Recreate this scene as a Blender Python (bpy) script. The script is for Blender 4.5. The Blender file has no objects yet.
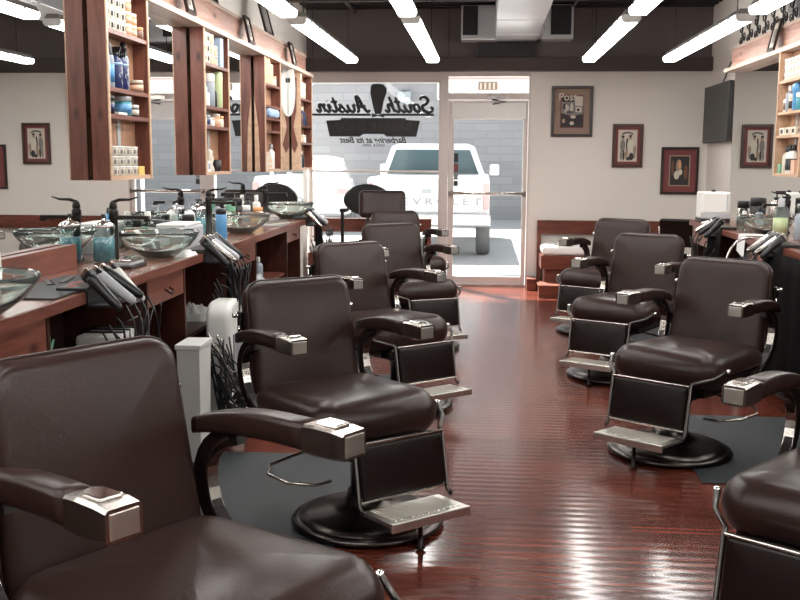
import bpy, bmesh, math, random
from mathutils import Vector, Matrix
random.seed(7)
PI = math.pi
scn = bpy.context.scene
C = scn.collection

# ------------------------------------------------------------------ camera
YAW, PITCH, ROLL, CAM_H, FPX = .085, .14, .005, 1.452, 1000.0
cy, sy, cp, sp, cr, sr = math.cos(YAW), math.sin(YAW), math.cos(PITCH), math.sin(PITCH), math.cos(ROLL), math.sin(ROLL)
R0 = Vector((cy, sy, 0)); F0 = Vector((-sy, cy, 0)); ZZ = Vector((0, 0, 1))
fwd = F0 * cp - ZZ * sp; up0 = F0 * sp + ZZ * cp
rgt = R0 * cr + up0 * sr; upv = up0 * cr - R0 * sr
cam_d = bpy.data.cameras.new('camera'); cam = bpy.data.objects.new('camera', cam_d); C.objects.link(cam)
cam.matrix_world = Matrix(((rgt.x, upv.x, -fwd.x, 0), (rgt.y, upv.y, -fwd.y, 0), (rgt.z, upv.z, -fwd.z, CAM_H), (0, 0, 0, 1)))
cam_d.sensor_width = 36; cam_d.lens = 36 * FPX / 800.0
cam_d.clip_start = .05; cam_d.clip_end = 300
scn.camera = cam

# ------------------------------------------------------------------ world, sun, exposure
w = bpy.data.worlds.new('sky'); scn.world = w; w.use_nodes = True
wn = w.node_tree.nodes; wl = w.node_tree.links
bg = wn['Background']; bg.inputs[1].default_value = 1.5
bg.inputs[0].default_value = (.86, .92, 1.0, 1)
sun_d = bpy.data.lights.new('sun', 'SUN'); sun_d.energy = 34; sun_d.angle = .01; sun_d.color = (1, .96, .9)
sun = bpy.data.objects.new('sun', sun_d); C.objects.link(sun)
sun.rotation_euler = Vector((.46, -.72, -1.2)).to_track_quat('-Z', 'Y').to_euler()   # high sun beyond the building opposite, slanting toward the shop front
sun.location = (0, 0, 20)
scn.view_settings.view_transform = 'Standard'; scn.view_settings.look = 'None'
scn.view_settings.exposure = -0.06; scn.view_settings.gamma = 1.0; scn.view_settings.use_curve_mapping = False
LAMP = 20.0      # strength of the fluorescent diffusers

# ------------------------------------------------------------------ materials
def nt(m): return m.node_tree.nodes, m.node_tree.links
def mat(name, col, rough=.5, metal=0., spec=None, trans=0., emis=None, es=0., ior=None, coat=0., bump=0., bscale=60., var=0., vscale=8., alpha=1.):
    m = bpy.data.materials.new(name); m.use_nodes = True
    n, l = nt(m); b = n['Principled BSDF']
    b.inputs['Base Color'].default_value = (*col, 1); b.inputs['Roughness'].default_value = rough; b.inputs['Metallic'].default_value = metal
    if spec is not None: b.inputs['Specular IOR Level'].default_value = spec
    if trans: b.inputs['Transmission Weight'].default_value = trans
    if ior: b.inputs['IOR'].default_value = ior
    if coat: b.inputs['Coat Weight'].default_value = coat; b.inputs['Coat Roughness'].default_value = .08
    if emis: b.inputs['Emission Color'].default_value = (*emis, 1); b.inputs['Emission Strength'].default_value = es
    if bump or var:
        tc = n.new('ShaderNodeTexCoord'); no = n.new('ShaderNodeTexNoise'); no.inputs['Scale'].default_value = bscale; no.inputs['Detail'].default_value = 4
        l.new(tc.outputs['Object'], no.inputs['Vector'])
        if bump:
            bp = n.new('ShaderNodeBump'); bp.inputs['Strength'].default_value = bump; bp.inputs['Distance'].default_value = .01
            l.new(no.outputs['Fac'], bp.inputs['Height']); l.new(bp.outputs[0], b.inputs['Normal'])
        if var:
            n2 = n.new('ShaderNodeTexNoise'); n2.inputs['Scale'].default_value = vscale; n2.inputs['Detail'].default_value = 3
            l.new(tc.outputs['Object'], n2.inputs['Vector'])
            mx = n.new('ShaderNodeMix'); mx.data_type = 'RGBA'
            mx.inputs['A'].default_value = (*[c * (1 - var) for c in col], 1); mx.inputs['B'].default_value = (*[min(1, c * (1 + var)) for c in col], 1)
            l.new(n2.outputs['Fac'], mx.inputs['Factor']); l.new(mx.outputs['Result'], b.inputs['Base Color'])
    return m
def wood(name, c1, c2, axis='z', rough=.35, scale=1., knots=True, coat=.15):
    m = bpy.data.materials.new(name); m.use_nodes = True
    n, l = nt(m); b = n['Principled BSDF']
    tc = n.new('ShaderNodeTexCoord'); mp = n.new('ShaderNodeMapping')
    s = {'z': (14, 14, 1.3), 'y': (14, 1.3, 14), 'x': (1.3, 14, 14)}[axis]
    mp.inputs['Scale'].default_value = [q * scale for q in s]
    no = n.new('ShaderNodeTexNoise'); no.inputs['Scale'].default_value = 1.6; no.inputs['Detail'].default_value = 6; no.inputs['Distortion'].default_value = 1.2
    wv = n.new('ShaderNodeTexNoise'); wv.inputs['Scale'].default_value = 9; wv.inputs['Detail'].default_value = 2
    r = n.new('ShaderNodeValToRGB')
    r.color_ramp.elements[0].position = .3; r.color_ramp.elements[0].color = (*c1, 1)
    r.color_ramp.elements[1].position = .7; r.color_ramp.elements[1].color = (*c2, 1)
    mxf = n.new('ShaderNodeMath'); mxf.operation = 'ADD'
    ml = n.new('ShaderNodeMath'); ml.operation = 'MULTIPLY'; ml.inputs[1].default_value = .25
    l.new(tc.outputs['Object'], mp.inputs['Vector']); l.new(mp.outputs[0], no.inputs['Vector']); l.new(mp.outputs[0], wv.inputs['Vector'])
    l.new(wv.outputs['Fac'], ml.inputs[0]); l.new(no.outputs['Fac'], mxf.inputs[0]); l.new(ml.outputs[0], mxf.inputs[1])
    sb = n.new('ShaderNodeMath'); sb.operation = 'SUBTRACT'; sb.inputs[1].default_value = .12
    l.new(mxf.outputs[0], sb.inputs[0]); l.new(sb.outputs[0], r.inputs['Fac'])
    if knots:
        mp2 = n.new('ShaderNodeMapping'); s2 = {'z': (5, 5, 2.2), 'y': (5, 2.2, 5), 'x': (2.2, 5, 5)}[axis]; mp2.inputs['Scale'].default_value = s2
        vo = n.new('ShaderNodeTexVoronoi'); vo.inputs['Scale'].default_value = 1.3
        rr = n.new('ShaderNodeValToRGB'); rr.color_ramp.elements[0].position = .03; rr.color_ramp.elements[0].color = (.25, .25, .25, 1)
        rr.color_ramp.elements[1].position = .13; rr.color_ramp.elements[1].color = (1, 1, 1, 1)
        l.new(tc.outputs['Object'], mp2.inputs[0]); l.new(mp2.outputs[0], vo.inputs['Vector']); l.new(vo.outputs['Distance'], rr.inputs[0])
        mx = n.new('ShaderNodeMix'); mx.data_type = 'RGBA'; mx.blend_type = 'MULTIPLY'; mx.inputs['Factor'].default_value = 1
        l.new(r.outputs[0], mx.inputs['A']); l.new(rr.outputs[0], mx.inputs['B']); l.new(mx.outputs['Result'], b.inputs['Base Color'])
    else: l.new(r.outputs[0], b.inputs['Base Color'])
    b.inputs['Roughness'].default_value = rough; b.inputs['Coat Weight'].default_value = coat; b.inputs['Coat Roughness'].default_value = .2
    return m

M = {}
M['wall'] = mat('painted_wall', (.76, .71, .66), .85, bump=.04, bscale=120)
M['dark_wall'] = mat('dark_painted_wall', (.15, .125, .118), .8)
M['beam'] = mat('dark_beam', (.075, .058, .053), .7)
M['deck'] = mat('ceiling_deck', (.018, .017, .017), .8)
M['wood_z'] = wood('cedar_vertical', (.10, .032, .022), (.225, .078, .052), 'z')
M['wood_y'] = wood('cedar_lengthwise', (.12, .034, .022), (.25, .082, .052), 'y')
M['wood_x'] = wood('cedar_crosswise', (.085, .020, .011), (.18, .046, .025), 'x')
M['wood_in'] = wood('cedar_light', (.30, .15, .085), (.50, .28, .17), 'z', rough=.5, coat=0)
M['edge'] = wood('light_wood_edge', (.48, .30, .19), (.66, .44, .30), 'y', rough=.45, knots=False, coat=.1)
M['fascia'] = wood('bleached_fascia', (.38, .17, .12), (.56, .36, .29), 'y', rough=.5, scale=.6, coat=0)
M['ledge'] = wood('pale_ledge', (.46, .33, .25), (.60, .46, .38), 'y', rough=.5, knots=False, coat=0)
M['wood_shaded'] = wood('shade_darkened_divider_board', (.035, .010, .006), (.075, .020, .012), 'z', knots=False)  # divider wood darkened to paint in the shade inside the cubbies
M['top'] = wood('counter_top', (.16, .048, .028), (.32, .115, .07), 'y', rough=.22, knots=False, coat=.6)
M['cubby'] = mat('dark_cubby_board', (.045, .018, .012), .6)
M['chrome'] = mat('chrome', (.78, .76, .74), .12, 1.)
M['steel'] = mat('worn_chrome', (.48, .44, .41), .26, 1., var=.25, vscale=14)
M['alu'] = mat('cast_aluminium', (.72, .69, .64), .38, 1., bump=.1, bscale=90)
M['winframe'] = mat('anodised_frame', (.62, .55, .52), .45, .2)
M['leather'] = mat('brown_leather', (.030, .0150, .0125), .30, spec=.28, bump=.07, bscale=160, var=.18, vscale=5)
M['leather_dk'] = mat('dark_leather', (.010, .005, .004), .36, spec=.3, bump=.06, bscale=160)
M['darksteel'] = mat('dark_steel', (.085, .075, .07), .28, 1.)  # even dark metal for chair base, rods and brackets
M['black'] = mat('black_plastic', (.012, .012, .013), .35)
M['iron'] = mat('dark_bronze', (.022, .018, .016), .35, .5)
M['blackm'] = mat('matt_black', (.015, .014, .014), .8)
M['cloth_bk'] = mat('black_cloth', (.008, .007, .007), .95, spec=.05)
M['mat'] = mat('grey_floor_mat', (.024, .028, .032), .6, bump=.1, bscale=200)
M['white'] = mat('white_plastic', (.78, .77, .74), .35)
M['white_p'] = mat('white_paper', (.80, .79, .76), .7)
M['cream'] = mat('cream', (.66, .60, .50), .5)
M['peach'] = mat('peach_box', (.70, .46, .32), .55)
M['orange'] = mat('orange_label', (.72, .36, .16), .5)
M['brown'] = mat('brown_jar', (.16, .07, .035), .3)
M['navy'] = mat('navy_bottle', (.020, .030, .115), .3)
M['teal'] = mat('teal_tub', (.05, .27, .34), .35)
M['blue'] = mat('blue_bottle', (.10, .30, .55), .3)
M['ltblue'] = mat('light_blue_box', (.35, .50, .68), .5)
M['greyb'] = mat('grey_bottle', (.30, .34, .38), .35)
M['green'] = mat('green_tub', (.16, .38, .24), .35)
M['lime'] = mat('pale_green_tube', (.50, .58, .33), .4)
M['red'] = mat('red_plastic', (.45, .03, .03), .35)
M['grey'] = mat('grey_plastic', (.30, .30, .31), .5)
M['ltgrey'] = mat('light_grey', (.44, .45, .47), .5)
M['yellow'] = mat('yellow_liquid', (.75, .55, .15), .3)
M['glass'] = mat('clear_glass', (.90, .97, .94), .02, trans=1., ior=1.45)
M['bowlglass'] = mat('bowl_glass', (.86, .95, .92), .03, trans=.97, ior=1.48)
M['barb'] = mat('blue_disinfectant', (.085, .25, .31), .12, var=.5, vscale=40)
M['frame'] = mat('dark_frame', (.022, .013, .011), .3)
M['frame_b'] = mat('mahogany_frame', (.06, .02, .014), .3)
M['matred'] = mat('maroon_mat', (.20, .055, .055), .8)
M['mattan'] = mat('taupe_mat', (.30, .205, .16), .8)
M['ink'] = mat('ink_dark', (.035, .03, .03), .7)
M['inkmid'] = mat('ink_grey', (.22, .20, .185), .7)
M['inksep'] = mat('ink_sepia', (.35, .25, .18), .7)
M['paper'] = mat('aged_paper', (.62, .55, .47), .8)
M['tv'] = mat('tv_screen', (.035, .036, .034), .45, spec=.4)
M['lamp'] = mat('fluorescent_diffuser', (.9, .9, .9), .5, emis=(1.0, .985, .95), es=LAMP)
M['lampshell'] = mat('lamp_shell', (.22, .20, .19), .5)
M['duct'] = mat('galvanised_duct', (.72, .72, .74), .30, .6, bump=.03, bscale=20, var=.1, vscale=3)
M['ductin'] = mat('duct_dark', (.02, .02, .022), .7)
M['cushion_w'] = mat('white_cushion', (.82, .80, .78), .6)
M['carpaint'] = mat('white_car_paint', (.80, .81, .82), .25, coat=.5)
M['carglass_blown'] = mat('blown_out_car_glass', (.40, .45, .47), .15)  # glass colour paled to imitate blown-out daylight
M['carglass'] = mat('car_glass', (.055, .085, .095), .12)
M['tyre'] = mat('hazed_tyre_rubber', (.13, .13, .13), .8)  # rubber grey lifted to paint in the outdoor haze
M['bumper'] = mat('chrome_bumper', (.6, .6, .6), .25, .9)
M['asphalt'] = mat('parking_concrete', (.38, .375, .37), .9, var=.1, vscale=2)
M['soffit'] = mat('white_soffit', (.88, .87, .85), .8)
M['pink'] = mat('pink_band', (.80, .40, .38), .7)
M['decal'] = mat('black_decal', (.010, .010, .011), .5)
M['decal2'] = mat('dark_brown_decal', (.030, .020, .018), .5)
M['taillight'] = mat('washed_out_tail_light', (.62, .36, .35), .3)  # red lens paled, the washed-out daylight is put into its colour
M['sign_grey'] = mat('grey_sign', (.35, .38, .40), .6)

# mirror
M['mirror'] = mat('mirror', (.86, .88, .87), .0, 1.)
# thin architectural glass: clear, with a Schlick reflection that is the same from both sides
def paneglass(name, tint, f0):
    m = bpy.data.materials.new(name); m.use_nodes = True
    n, l = nt(m); n.clear()
    o = n.new('ShaderNodeOutputMaterial'); mx = n.new('ShaderNodeMixShader'); tr = n.new('ShaderNodeBsdfTransparent'); gl = n.new('ShaderNodeBsdfGlossy')
    gl.inputs['Roughness'].default_value = .02; tr.inputs[0].default_value = (*tint, 1)
    ge = n.new('ShaderNodeNewGeometry'); dt = n.new('ShaderNodeVectorMath'); dt.operation = 'DOT_PRODUCT'
    l.new(ge.outputs['Normal'], dt.inputs[0]); l.new(ge.outputs['Incoming'], dt.inputs[1])
    def mth(op, a, b=None):
        q = n.new('ShaderNodeMath'); q.operation = op
        for k, v in enumerate((a, b)):
            if v is None: continue
            if hasattr(v, 'is_linked'): l.new(v, q.inputs[k])
            else: q.inputs[k].default_value = v
        return q.outputs[0]
    c = mth('ABSOLUTE', dt.outputs['Value']); c = mth('SUBTRACT', 1.0, c); c = mth('POWER', c, 5.0); c = mth('MULTIPLY', c, 1 - f0); c = mth('ADD', c, f0)
    l.new(c, mx.inputs[0]); l.new(tr.outputs[0], mx.inputs[1]); l.new(gl.outputs[0], mx.inputs[2]); l.new(mx.outputs[0], o.inputs[0])
    return m
M['pane'] = paneglass('window_glass', (.95, .97, .97), .008)
M['glass'] = paneglass('thin_clear_glass', (.82, .89, .87), .07)
# floor: thin strip planks running across the room
def floormat():
    m = bpy.data.materials.new('floor_planks'); m.use_nodes = True
    n, l = nt(m); b = n['Principled BSDF']
    tc = n.new('ShaderNodeTexCoord'); mp = n.new('ShaderNodeMapping')
    br = n.new('ShaderNodeTexBrick'); br.offset = .37; br.inputs['Scale'].default_value = 1
    br.inputs['Brick Width'].default_value = .95; br.inputs['Row Height'].default_value = .062; br.inputs['Mortar Size'].default_value = .0016; br.inputs['Mortar Smooth'].default_value = .3
    br.inputs['Color1'].default_value = (.17, .040, .023, 1); br.inputs['Color2'].default_value = (.095, .022, .014, 1); br.inputs['Mortar'].default_value = (.03, .010, .007, 1)
    l.new(tc.outputs['Object'], mp.inputs[0]); l.new(mp.outputs[0], br.inputs['Vector'])
    mp2 = n.new('ShaderNodeMapping'); mp2.inputs['Scale'].default_value = (1.2, 26, 1)
    no = n.new('ShaderNodeTexNoise'); no.inputs['Scale'].default_value = 2; no.inputs['Detail'].default_value = 5
    l.new(tc.outputs['Object'], mp2.inputs[0]); l.new(mp2.outputs[0], no.inputs['Vector'])
    r = n.new('ShaderNodeValToRGB'); r.color_ramp.elements[0].position = .3; r.color_ramp.elements[0].color = (.55, .5, .5, 1); r.color_ramp.elements[1].position = .7; r.color_ramp.elements[1].color = (1.25, 1.2, 1.15, 1)
    l.new(no.outputs['Fac'], r.inputs[0])
    mx = n.new('ShaderNodeMix'); mx.data_type = 'RGBA'; mx.blend_type = 'MULTIPLY'; mx.inputs['Factor'].default_value = 1
    l.new(br.outputs['Color'], mx.inputs['A']); l.new(r.outputs[0], mx.inputs['B']); l.new(mx.outputs['Result'], b.inputs['Base Color'])
    b.inputs['Roughness'].default_value = .24; b.inputs['Specular IOR Level'].default_value = .15; b.inputs['Coat Weight'].default_value = .62; b.inputs['Coat Roughness'].default_value = .13
    # cupped boards: a gentle ridge per strip, plus the joint
    sx = n.new('ShaderNodeSeparateXYZ'); l.new(tc.outputs['Object'], sx.inputs[0])
    m1 = n.new('ShaderNodeMath'); m1.operation = 'MULTIPLY'; m1.inputs[1].default_value = 2 * PI / .062
    m2 = n.new('ShaderNodeMath'); m2.operation = 'SINE'; l.new(sx.outputs['Y'], m1.inputs[0]); l.new(m1.outputs[0], m2.inputs[0])
    bp = n.new('ShaderNodeBump'); bp.inputs['Strength'].default_value = .35; bp.inputs['Distance'].default_value = .0006
    l.new(m2.outputs[0], bp.inputs['Height'])
    bp2 = n.new('ShaderNodeBump'); bp2.inputs['Strength'].default_value = .3; bp2.inputs['Distance'].default_value = .001; bp2.invert = True
    l.new(br.outputs['Fac'], bp2.inputs['Height']); l.new(bp.outputs[0], bp2.inputs['Normal'])
    l.new(bp2.outputs[0], b.inputs['Normal']); l.new(bp2.outputs[0], b.inputs['Coat Normal'])
    return m
M['floor'] = floormat()
def brickmat():
    m = bpy.data.materials.new('pale_stone_wall'); m.use_nodes = True
    n, l = nt(m); b = n['Principled BSDF']
    tc = n.new('ShaderNodeTexCoord'); mp = n.new('ShaderNodeMapping'); mp.inputs['Rotation'].default_value = (PI / 2, 0, 0)
    br = n.new('ShaderNodeTexBrick'); br.inputs['Scale'].default_value = 1; br.inputs['Brick Width'].default_value = .7; br.inputs['Row Height'].default_value = .2; br.inputs['Mortar Size'].default_value = .012
    br.inputs['Color1'].default_value = (.29, .28, .285, 1); br.inputs['Color2'].default_value = (.34, .33, .335, 1); br.inputs['Mortar'].default_value = (.27, .26, .26, 1)
    l.new(tc.outputs['Object'], mp.inputs[0]); l.new(mp.outputs[0], br.inputs['Vector']); l.new(br.outputs[0], b.inputs['Base Color']); b.inputs['Roughness'].default_value = .9
    return m
M['stone'] = brickmat()

# ------------------------------------------------------------------ geometry helpers
class G:
    """collects shapes (with material slots) and links them as one mesh object"""
    def __init__(s): s.v = []; s.f = []; s.m = []; s.mats = []; s.sm = []
    def mi(s, m):
        if m not in s.mats: s.mats.append(m)
        return s.mats.index(m)
    def add(s, vs, fs, m, smooth=False, T=None):
        k = len(s.v); i = s.mi(m)
        for p in vs:
            p = Vector(p); s.v.append(T @ p if T else p)
        for f in fs: s.f.append([k + q for q in f]); s.m.append(i); s.sm.append(smooth)
        return s
    def box(s, x0, x1, y0, y1, z0, z1, m, T=None):
        vs = [(x, y, z) for z in (z0, z1) for y in (y0, y1) for x in (x0, x1)]
        return s.add(vs, [(0, 2, 3, 1), (4, 5, 7, 6), (0, 1, 5, 4), (2, 6, 7, 3), (0, 4, 6, 2), (1, 3, 7, 5)], m, False, T)
    def cbox(s, x0, x1, y0, y1, z0, z1, m, c=.006, T=None):
        """box with chamfered edges"""
        bm = bmesh.new(); bmesh.ops.create_cube(bm, size=1)
        for v in bm.verts: v.co = Vector(((x0 + x1) / 2 + v.co.x * (x1 - x0), (y0 + y1) / 2 + v.co.y * (y1 - y0), (z0 + z1) / 2 + v.co.z * (z1 - z0)))
        bmesh.ops.bevel(bm, geom=bm.edges[:], offset=c, segments=2, affect='EDGES', profile=.5)
        bm.verts.index_update()
        s.add([v.co.copy() for v in bm.verts], [[v.index for v in f.verts] for f in bm.faces], m, False, T); bm.free(); return s
    def lathe(s, prof, m, seg=24, smooth=True, T=None, cx=0, cy_=0, z0=0):
        vs = []; fs = []; n = len(prof)
        for i in range(seg):
            a = 2 * PI * i / seg
            for r, z in prof: vs.append((cx + r * math.cos(a), cy_ + r * math.sin(a), z0 + z))
        for i in range(seg):
            j = (i + 1) % seg
            for k in range(n - 1): fs.append((i * n + k, j * n + k, j * n + k + 1, i * n + k + 1))
        if prof[0][0] > 1e-4: fs.append([i * n for i in range(seg)][::-1])
        if prof[-1][0] > 1e-4: fs.append([i * n + n - 1 for i in range(seg)])
        return s.add(vs, fs, m, smooth, T)
    def cyl(s, cx, cy_, z0, z1, r, m, seg=20, T=None):
        c = min(.004, r * .2)
        return s.lathe([(r - c, z0), (r, z0 + c), (r, z1 - c), (r - c, z1)], m, seg, True, T, cx, cy_)
    def tube(s, pts, r, m, seg=8, smooth=True, T=None, closed=False, flat=None):
        """round tube along pts; r may be a list. flat=(w,h,side vector) makes a strap section"""
        pts = [Vector(p) for p in pts]; n = len(pts); rs = r if isinstance(r, (list, tuple)) else [r] * n
        vs = []; fs = []; ref = None
        for i, p in enumerate(pts):
            a = pts[(i - 1) % n] if (i > 0 or closed) else p; b = pts[(i + 1) % n] if (i < n - 1 or closed) else p
            t = (b - a).normalized()
            if flat:
                u = Vector(flat[2]); u = (u - t * u.dot(t)).normalized(); v = t.cross(u)
                for q, e in ((1, 1), (-1, 1), (-1, -1), (1, -1)): vs.append(p + u * q * flat[0] / 2 + v * e * flat[1] / 2)
            else:
                if ref is None: ref = Vector((0, 0, 1)) if abs(t.z) < .9 else Vector((1, 0, 0))
                u = (ref - t * ref.dot(t)).normalized(); ref = u; v = t.cross(u)
                for k in range(seg):
                    q = 2 * PI * k / seg; vs.append(p + (u * math.cos(q) + v * math.sin(q)) * rs[i])
        sg = 4 if flat else seg
        for i in range(n if closed else n - 1):
            j = (i + 1) % n
            for k in range(sg): l_ = (k + 1) % sg; fs.append((i * sg + k, i * sg + l_, j * sg + l_, j * sg + k))
        if not closed: fs.append(list(range(sg))[::-1]); fs.append([(n - 1) * sg + k for k in range(sg)])
        return s.add(vs, fs, m, smooth and not flat, T)
    def pillow(s, w, d, h, R, r, m, crown=.0, under=.0, T=None, deform=None, n=5, cs=7):
        """rounded-plan cushion centred on the origin: w x d plan, h thick, plan corner R, edge round r"""
        def ring(ins, z):
            a, b = w / 2 - ins, d / 2 - ins; q = max(R - ins, .004); q = min(q, a * .98, b * .98); out = []
            for cxs, cys, a0 in ((1, 1, 0), (-1, 1, 90), (-1, -1, 180), (1, -1, 270)):
                for k in range(cs):
                    t = math.radians(a0 + 90 * k / (cs - 1)); out.append(((a - q) * cxs + q * math.cos(t), (b - q) * cys + q * math.sin(t), z))
            return out
        rings = []; mn = min(w, d) / 2
        ins_in = [mn * f for f in (.92, .7, .45, .25)]
        def cr(i): return 1 - (1 - i / mn) ** 2.2
        base = cr(r)
        for i in ins_in: 
            if i > r: rings.append(ring(i, -h / 2 - under * (cr(i) - base)))
        for k in range(n + 1):
            t = PI / 2 * k / n; rings.append(ring(r - r * math.sin(t), -h / 2 + r - r * math.cos(t)))
        for k in range(n + 1):
            t = PI / 2 * k / n; rings.append(ring(r - r * math.cos(t), h / 2 - r + r * math.sin(t)))
        for i in reversed(ins_in):
            if i > r: rings.append(ring(i, h / 2 + crown * (cr(i) - base)))
        N = len(rings[0]); vs = [p for q in rings for p in q]; fs = []
        for i in range(len(rings) - 1):
            for k in range(N): j = (k + 1) % N; fs.append((i * N + k, i * N + j, (i + 1) * N + j, (i + 1) * N + k))
        fs.append(list(range(N))[::-1]); fs.append([(len(rings) - 1) * N + k for k in range(N)])
        if deform: vs = [deform(Vector(p)) for p in vs]
        return s.add(vs, fs, m, True, T)
    def prism(s, pts, z0, z1, m, T=None, smooth=False):
        """outline (x,y) extruded z0..z1"""
        n = len(pts); vs = [(x, y, z0) for x, y in pts] + [(x, y, z1) for x, y in pts]
        fs = [list(range(n))[::-1], [n + k for k in range(n)]] + [(k, (k + 1) % n, n + (k + 1) % n, n + k) for k in range(n)]
        return s.add(vs, fs, m, smooth, T)
    def build(s, name, parent=None, loc=None, rot=None):
        me = bpy.data.meshes.new(name); me.from_pydata([tuple(p) for p in s.v], [], s.f)
        for m in s.mats: me.materials.append(M[m])
        me.polygons.foreach_set('material_index', s.m); me.polygons.foreach_set('use_smooth', s.sm); me.update()
        bm = bmesh.new(); bm.from_mesh(me); bmesh.ops.recalc_face_normals(bm, faces=bm.faces); bm.to_mesh(me); bm.free()
        o = bpy.data.objects.new(name, me); C.objects.link(o)
        if parent: o.parent = parent
        if loc: o.location = loc
        if rot: o.rotation_euler = rot
        return o
def tag(o, label, cat, group=None, kind=None):
    o['label'] = label; o['category'] = cat
    if group: o['group'] = group
    if kind: o['kind'] = kind
    return o
def thing(name, label, cat, loc=(0, 0, 0), rz=0, group=None):
    o = bpy.data.objects.new(name, None); C.objects.link(o); o.location = loc; o.rotation_euler = (0, 0, rz); o.empty_display_size = .05
    return tag(o, label, cat, group)
def struct(o): o['kind'] = 'structure'; return o
def dup(o, loc=None, rot=None, label=None, group=None, parent=None):
    c = o.copy(); C.objects.link(c)
    if parent: c.parent = parent
    for ch in list(o.children): dup(ch, parent=c)
    if loc is not None: c.location = loc
    if rot is not None: c.rotation_euler = rot
    if label: c['label'] = label
    if group: c['group'] = group
    return c
def TR(x=0, y=0, z=0, rx=0, ry=0, rz=0): return Matrix.Translation((x, y, z)) @ Matrix.Rotation(rz, 4, 'Z') @ Matrix.Rotation(ry, 4, 'Y') @ Matrix.Rotation(rx, 4, 'X')
def text_mesh(txt, size, m, name, parent=None, loc=(0, 0, 0), mirror=False, bold=0., shear=0., depth=.001, space=1., facing='-y', sx=1.):
    cu = bpy.data.curves.new('lettering', 'FONT'); cu.body = txt; cu.size = size; cu.align_x = 'CENTER'; cu.extrude = depth; cu.offset = bold; cu.shear = shear; cu.space_character = space
    cu.resolution_u = 3
    t = bpy.data.objects.new('lettering', cu); C.objects.link(t)
    me = bpy.data.meshes.new_from_object(t.evaluated_get(bpy.context.evaluated_depsgraph_get())); me.name = name
    bpy.data.objects.remove(t); bpy.data.curves.remove(cu)
    me.materials.clear(); me.materials.append(M[m])
    rot = Matrix.Rotation(PI / 2, 4, 'X')
    me.transform(rot @ Matrix.Diagonal(((-1 if mirror else 1) * sx, 1, 1, 1)))
    if facing == '+x': me.transform(Matrix.Rotation(PI / 2, 4, 'Z'))
    o = bpy.data.objects.new(name, me); C.objects.link(o); o.location = loc
    if parent: o.parent = parent
    return o

# ================================================================== ROOM SHELL
D = 11.5; XL, XR = -2.06, 2.443; YB = -2.6; ZC = 3.15
ML, MR = -1.856, 2.27          # mirror planes
struct(G().box(XL - .15, XR + .15, YB - .1, D + .12, -.1, 0, 'floor').build('floor'))
g = G().box(XL - .15, XR + .15, YB - .1, D + .6, ZC, ZC + .12, 'deck')
k = YB
while k < D:                                  # corrugated roof deck
    g.box(XL, XR, k, k + .09, ZC - .035, ZC, 'deck'); k += .18
struct(g.build('ceiling'))
struct(G().box(XL - .15, XL, YB, D, 0, ZC, 'wall').build('wall_left'))
struct(G().box(XR, XR + .15, YB, D, 0, ZC, 'wall').build('wall_right'))
struct(G().box(XL, XR, YB - .1, YB, 0, ZC, 'wall').build('wall_back'))
# door wall: light plaster right of the door, dark painted upper wall, window opening left
g = G().box(.47, XR, D, D + .15, 0, 2.426, 'wall').box(XL, XR, D, D + .15, 2.426, ZC, 'dark_wall')
g.box(XL, -.53, D, D + .15, 0, .12, 'wall')
for x in (-1.99, -.45, 1.17): g.box(x, x + .012, D - .006, D, 2.58, ZC, 'beam')
struct(g.build('wall_front'))
struct(G().cbox(XL, XR, D - .10, D - .002, 2.426, 2.575, 'beam', .004).build('trim_1'))
# ceiling conduits
g = G()
for x in (-1.5, .9, 1.7):
    g.tube([(x, YB + .05, ZC - .07), (x, D - .02, ZC - .07)], .018, 'dark_wall')
for k in range(6):
    g.box(XL, XR, .8 + 1.9 * k, .86 + 1.9 * k, ZC - .13, ZC - .04, 'beam')
struct(g.build('trim_2'))
# baseboards
struct(G().cbox(.47, .575, D - .30, D - .001, 0, .13, 'wood_x', .004).build('baseboard_front'))
struct(G().cbox(XR - .02, XR, 9.2, D - .002, 0, .12, 'wood_y', .004).build('baseboard_right'))

# window 1 (large shop window)
g = G()
wf = 'winframe'
g.box(XL, -.525, D + .02, D + .10, 2.31, 2.43, wf)               # head
g.box(XL, XL + .05, D + .02, D + .10, .12, 2.31, wf)            # left jamb
g.box(-.548, -.531, D + .0, D + .12, .12, 2.31, wf)       # right jamb
g.box(XL, -.525, D + .02, D + .10, .12, .20, wf)                # sill rail
g.box(XL, -.548, D + .045, D + .075, 1.298, 1.322, wf)          # thin horizontal rail
win = struct(g.build('window_1'))
p = G().box(XL + .05, -.548, D + .056, D + .062, .2, 1.298, 'pane').box(XL + .05, -.548, D + .056, D + .062, 1.322, 2.31, 'pane').build('glass_pane', win)
# door 1
g = G()
g.box(-.53, -.445, D - .01, D + .12, 0, 2.43, wf).box(.46, .53 - .055, D - .01, D + .12, 0, 2.43, wf)
g.box(-.445, .46, D - .01, D + .12, 2.375, 2.43, wf).box(-.445, .46, D - .01, D + .12, 2.12, 2.19, wf)
g.box(-.445, .46, D - .01, D + .12, 0, .02, 'steel')
dr = struct(g.build('door_1'))
g = G(); y0, y1 = D + .02, D + .065
g.cbox(-.440, -.375, y0, y1, .025, 2.105, wf, .004).cbox(.405, .455, y0, y1, .025, 2.105, wf, .004)
g.cbox(-.375, .405, y0, y1, 1.90, 2.105, wf, .004).cbox(-.375, .405, y0, y1, .025, .115, wf, .004)
leaf = g.build('door_leaf', dr)
G().box(-.375, .405, D + .04, D + .046, .115, 1.90, 'pane').build('glass_pane', dr)
G().box(-.445, .46, D + .05, D + .056, 2.19, 2.375, 'pane').build('transom_pane', dr)
g = G().tube([(-.42, D - .03, 1.07), (.44, D - .03, 1.07)], .018, 'steel', 12)
for x in (-.41, .43): g.box(x - .02, x + .02, D - .035, D + .03, 1.045, 1.095, 'steel')
g.build('push_bar', dr)
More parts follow.
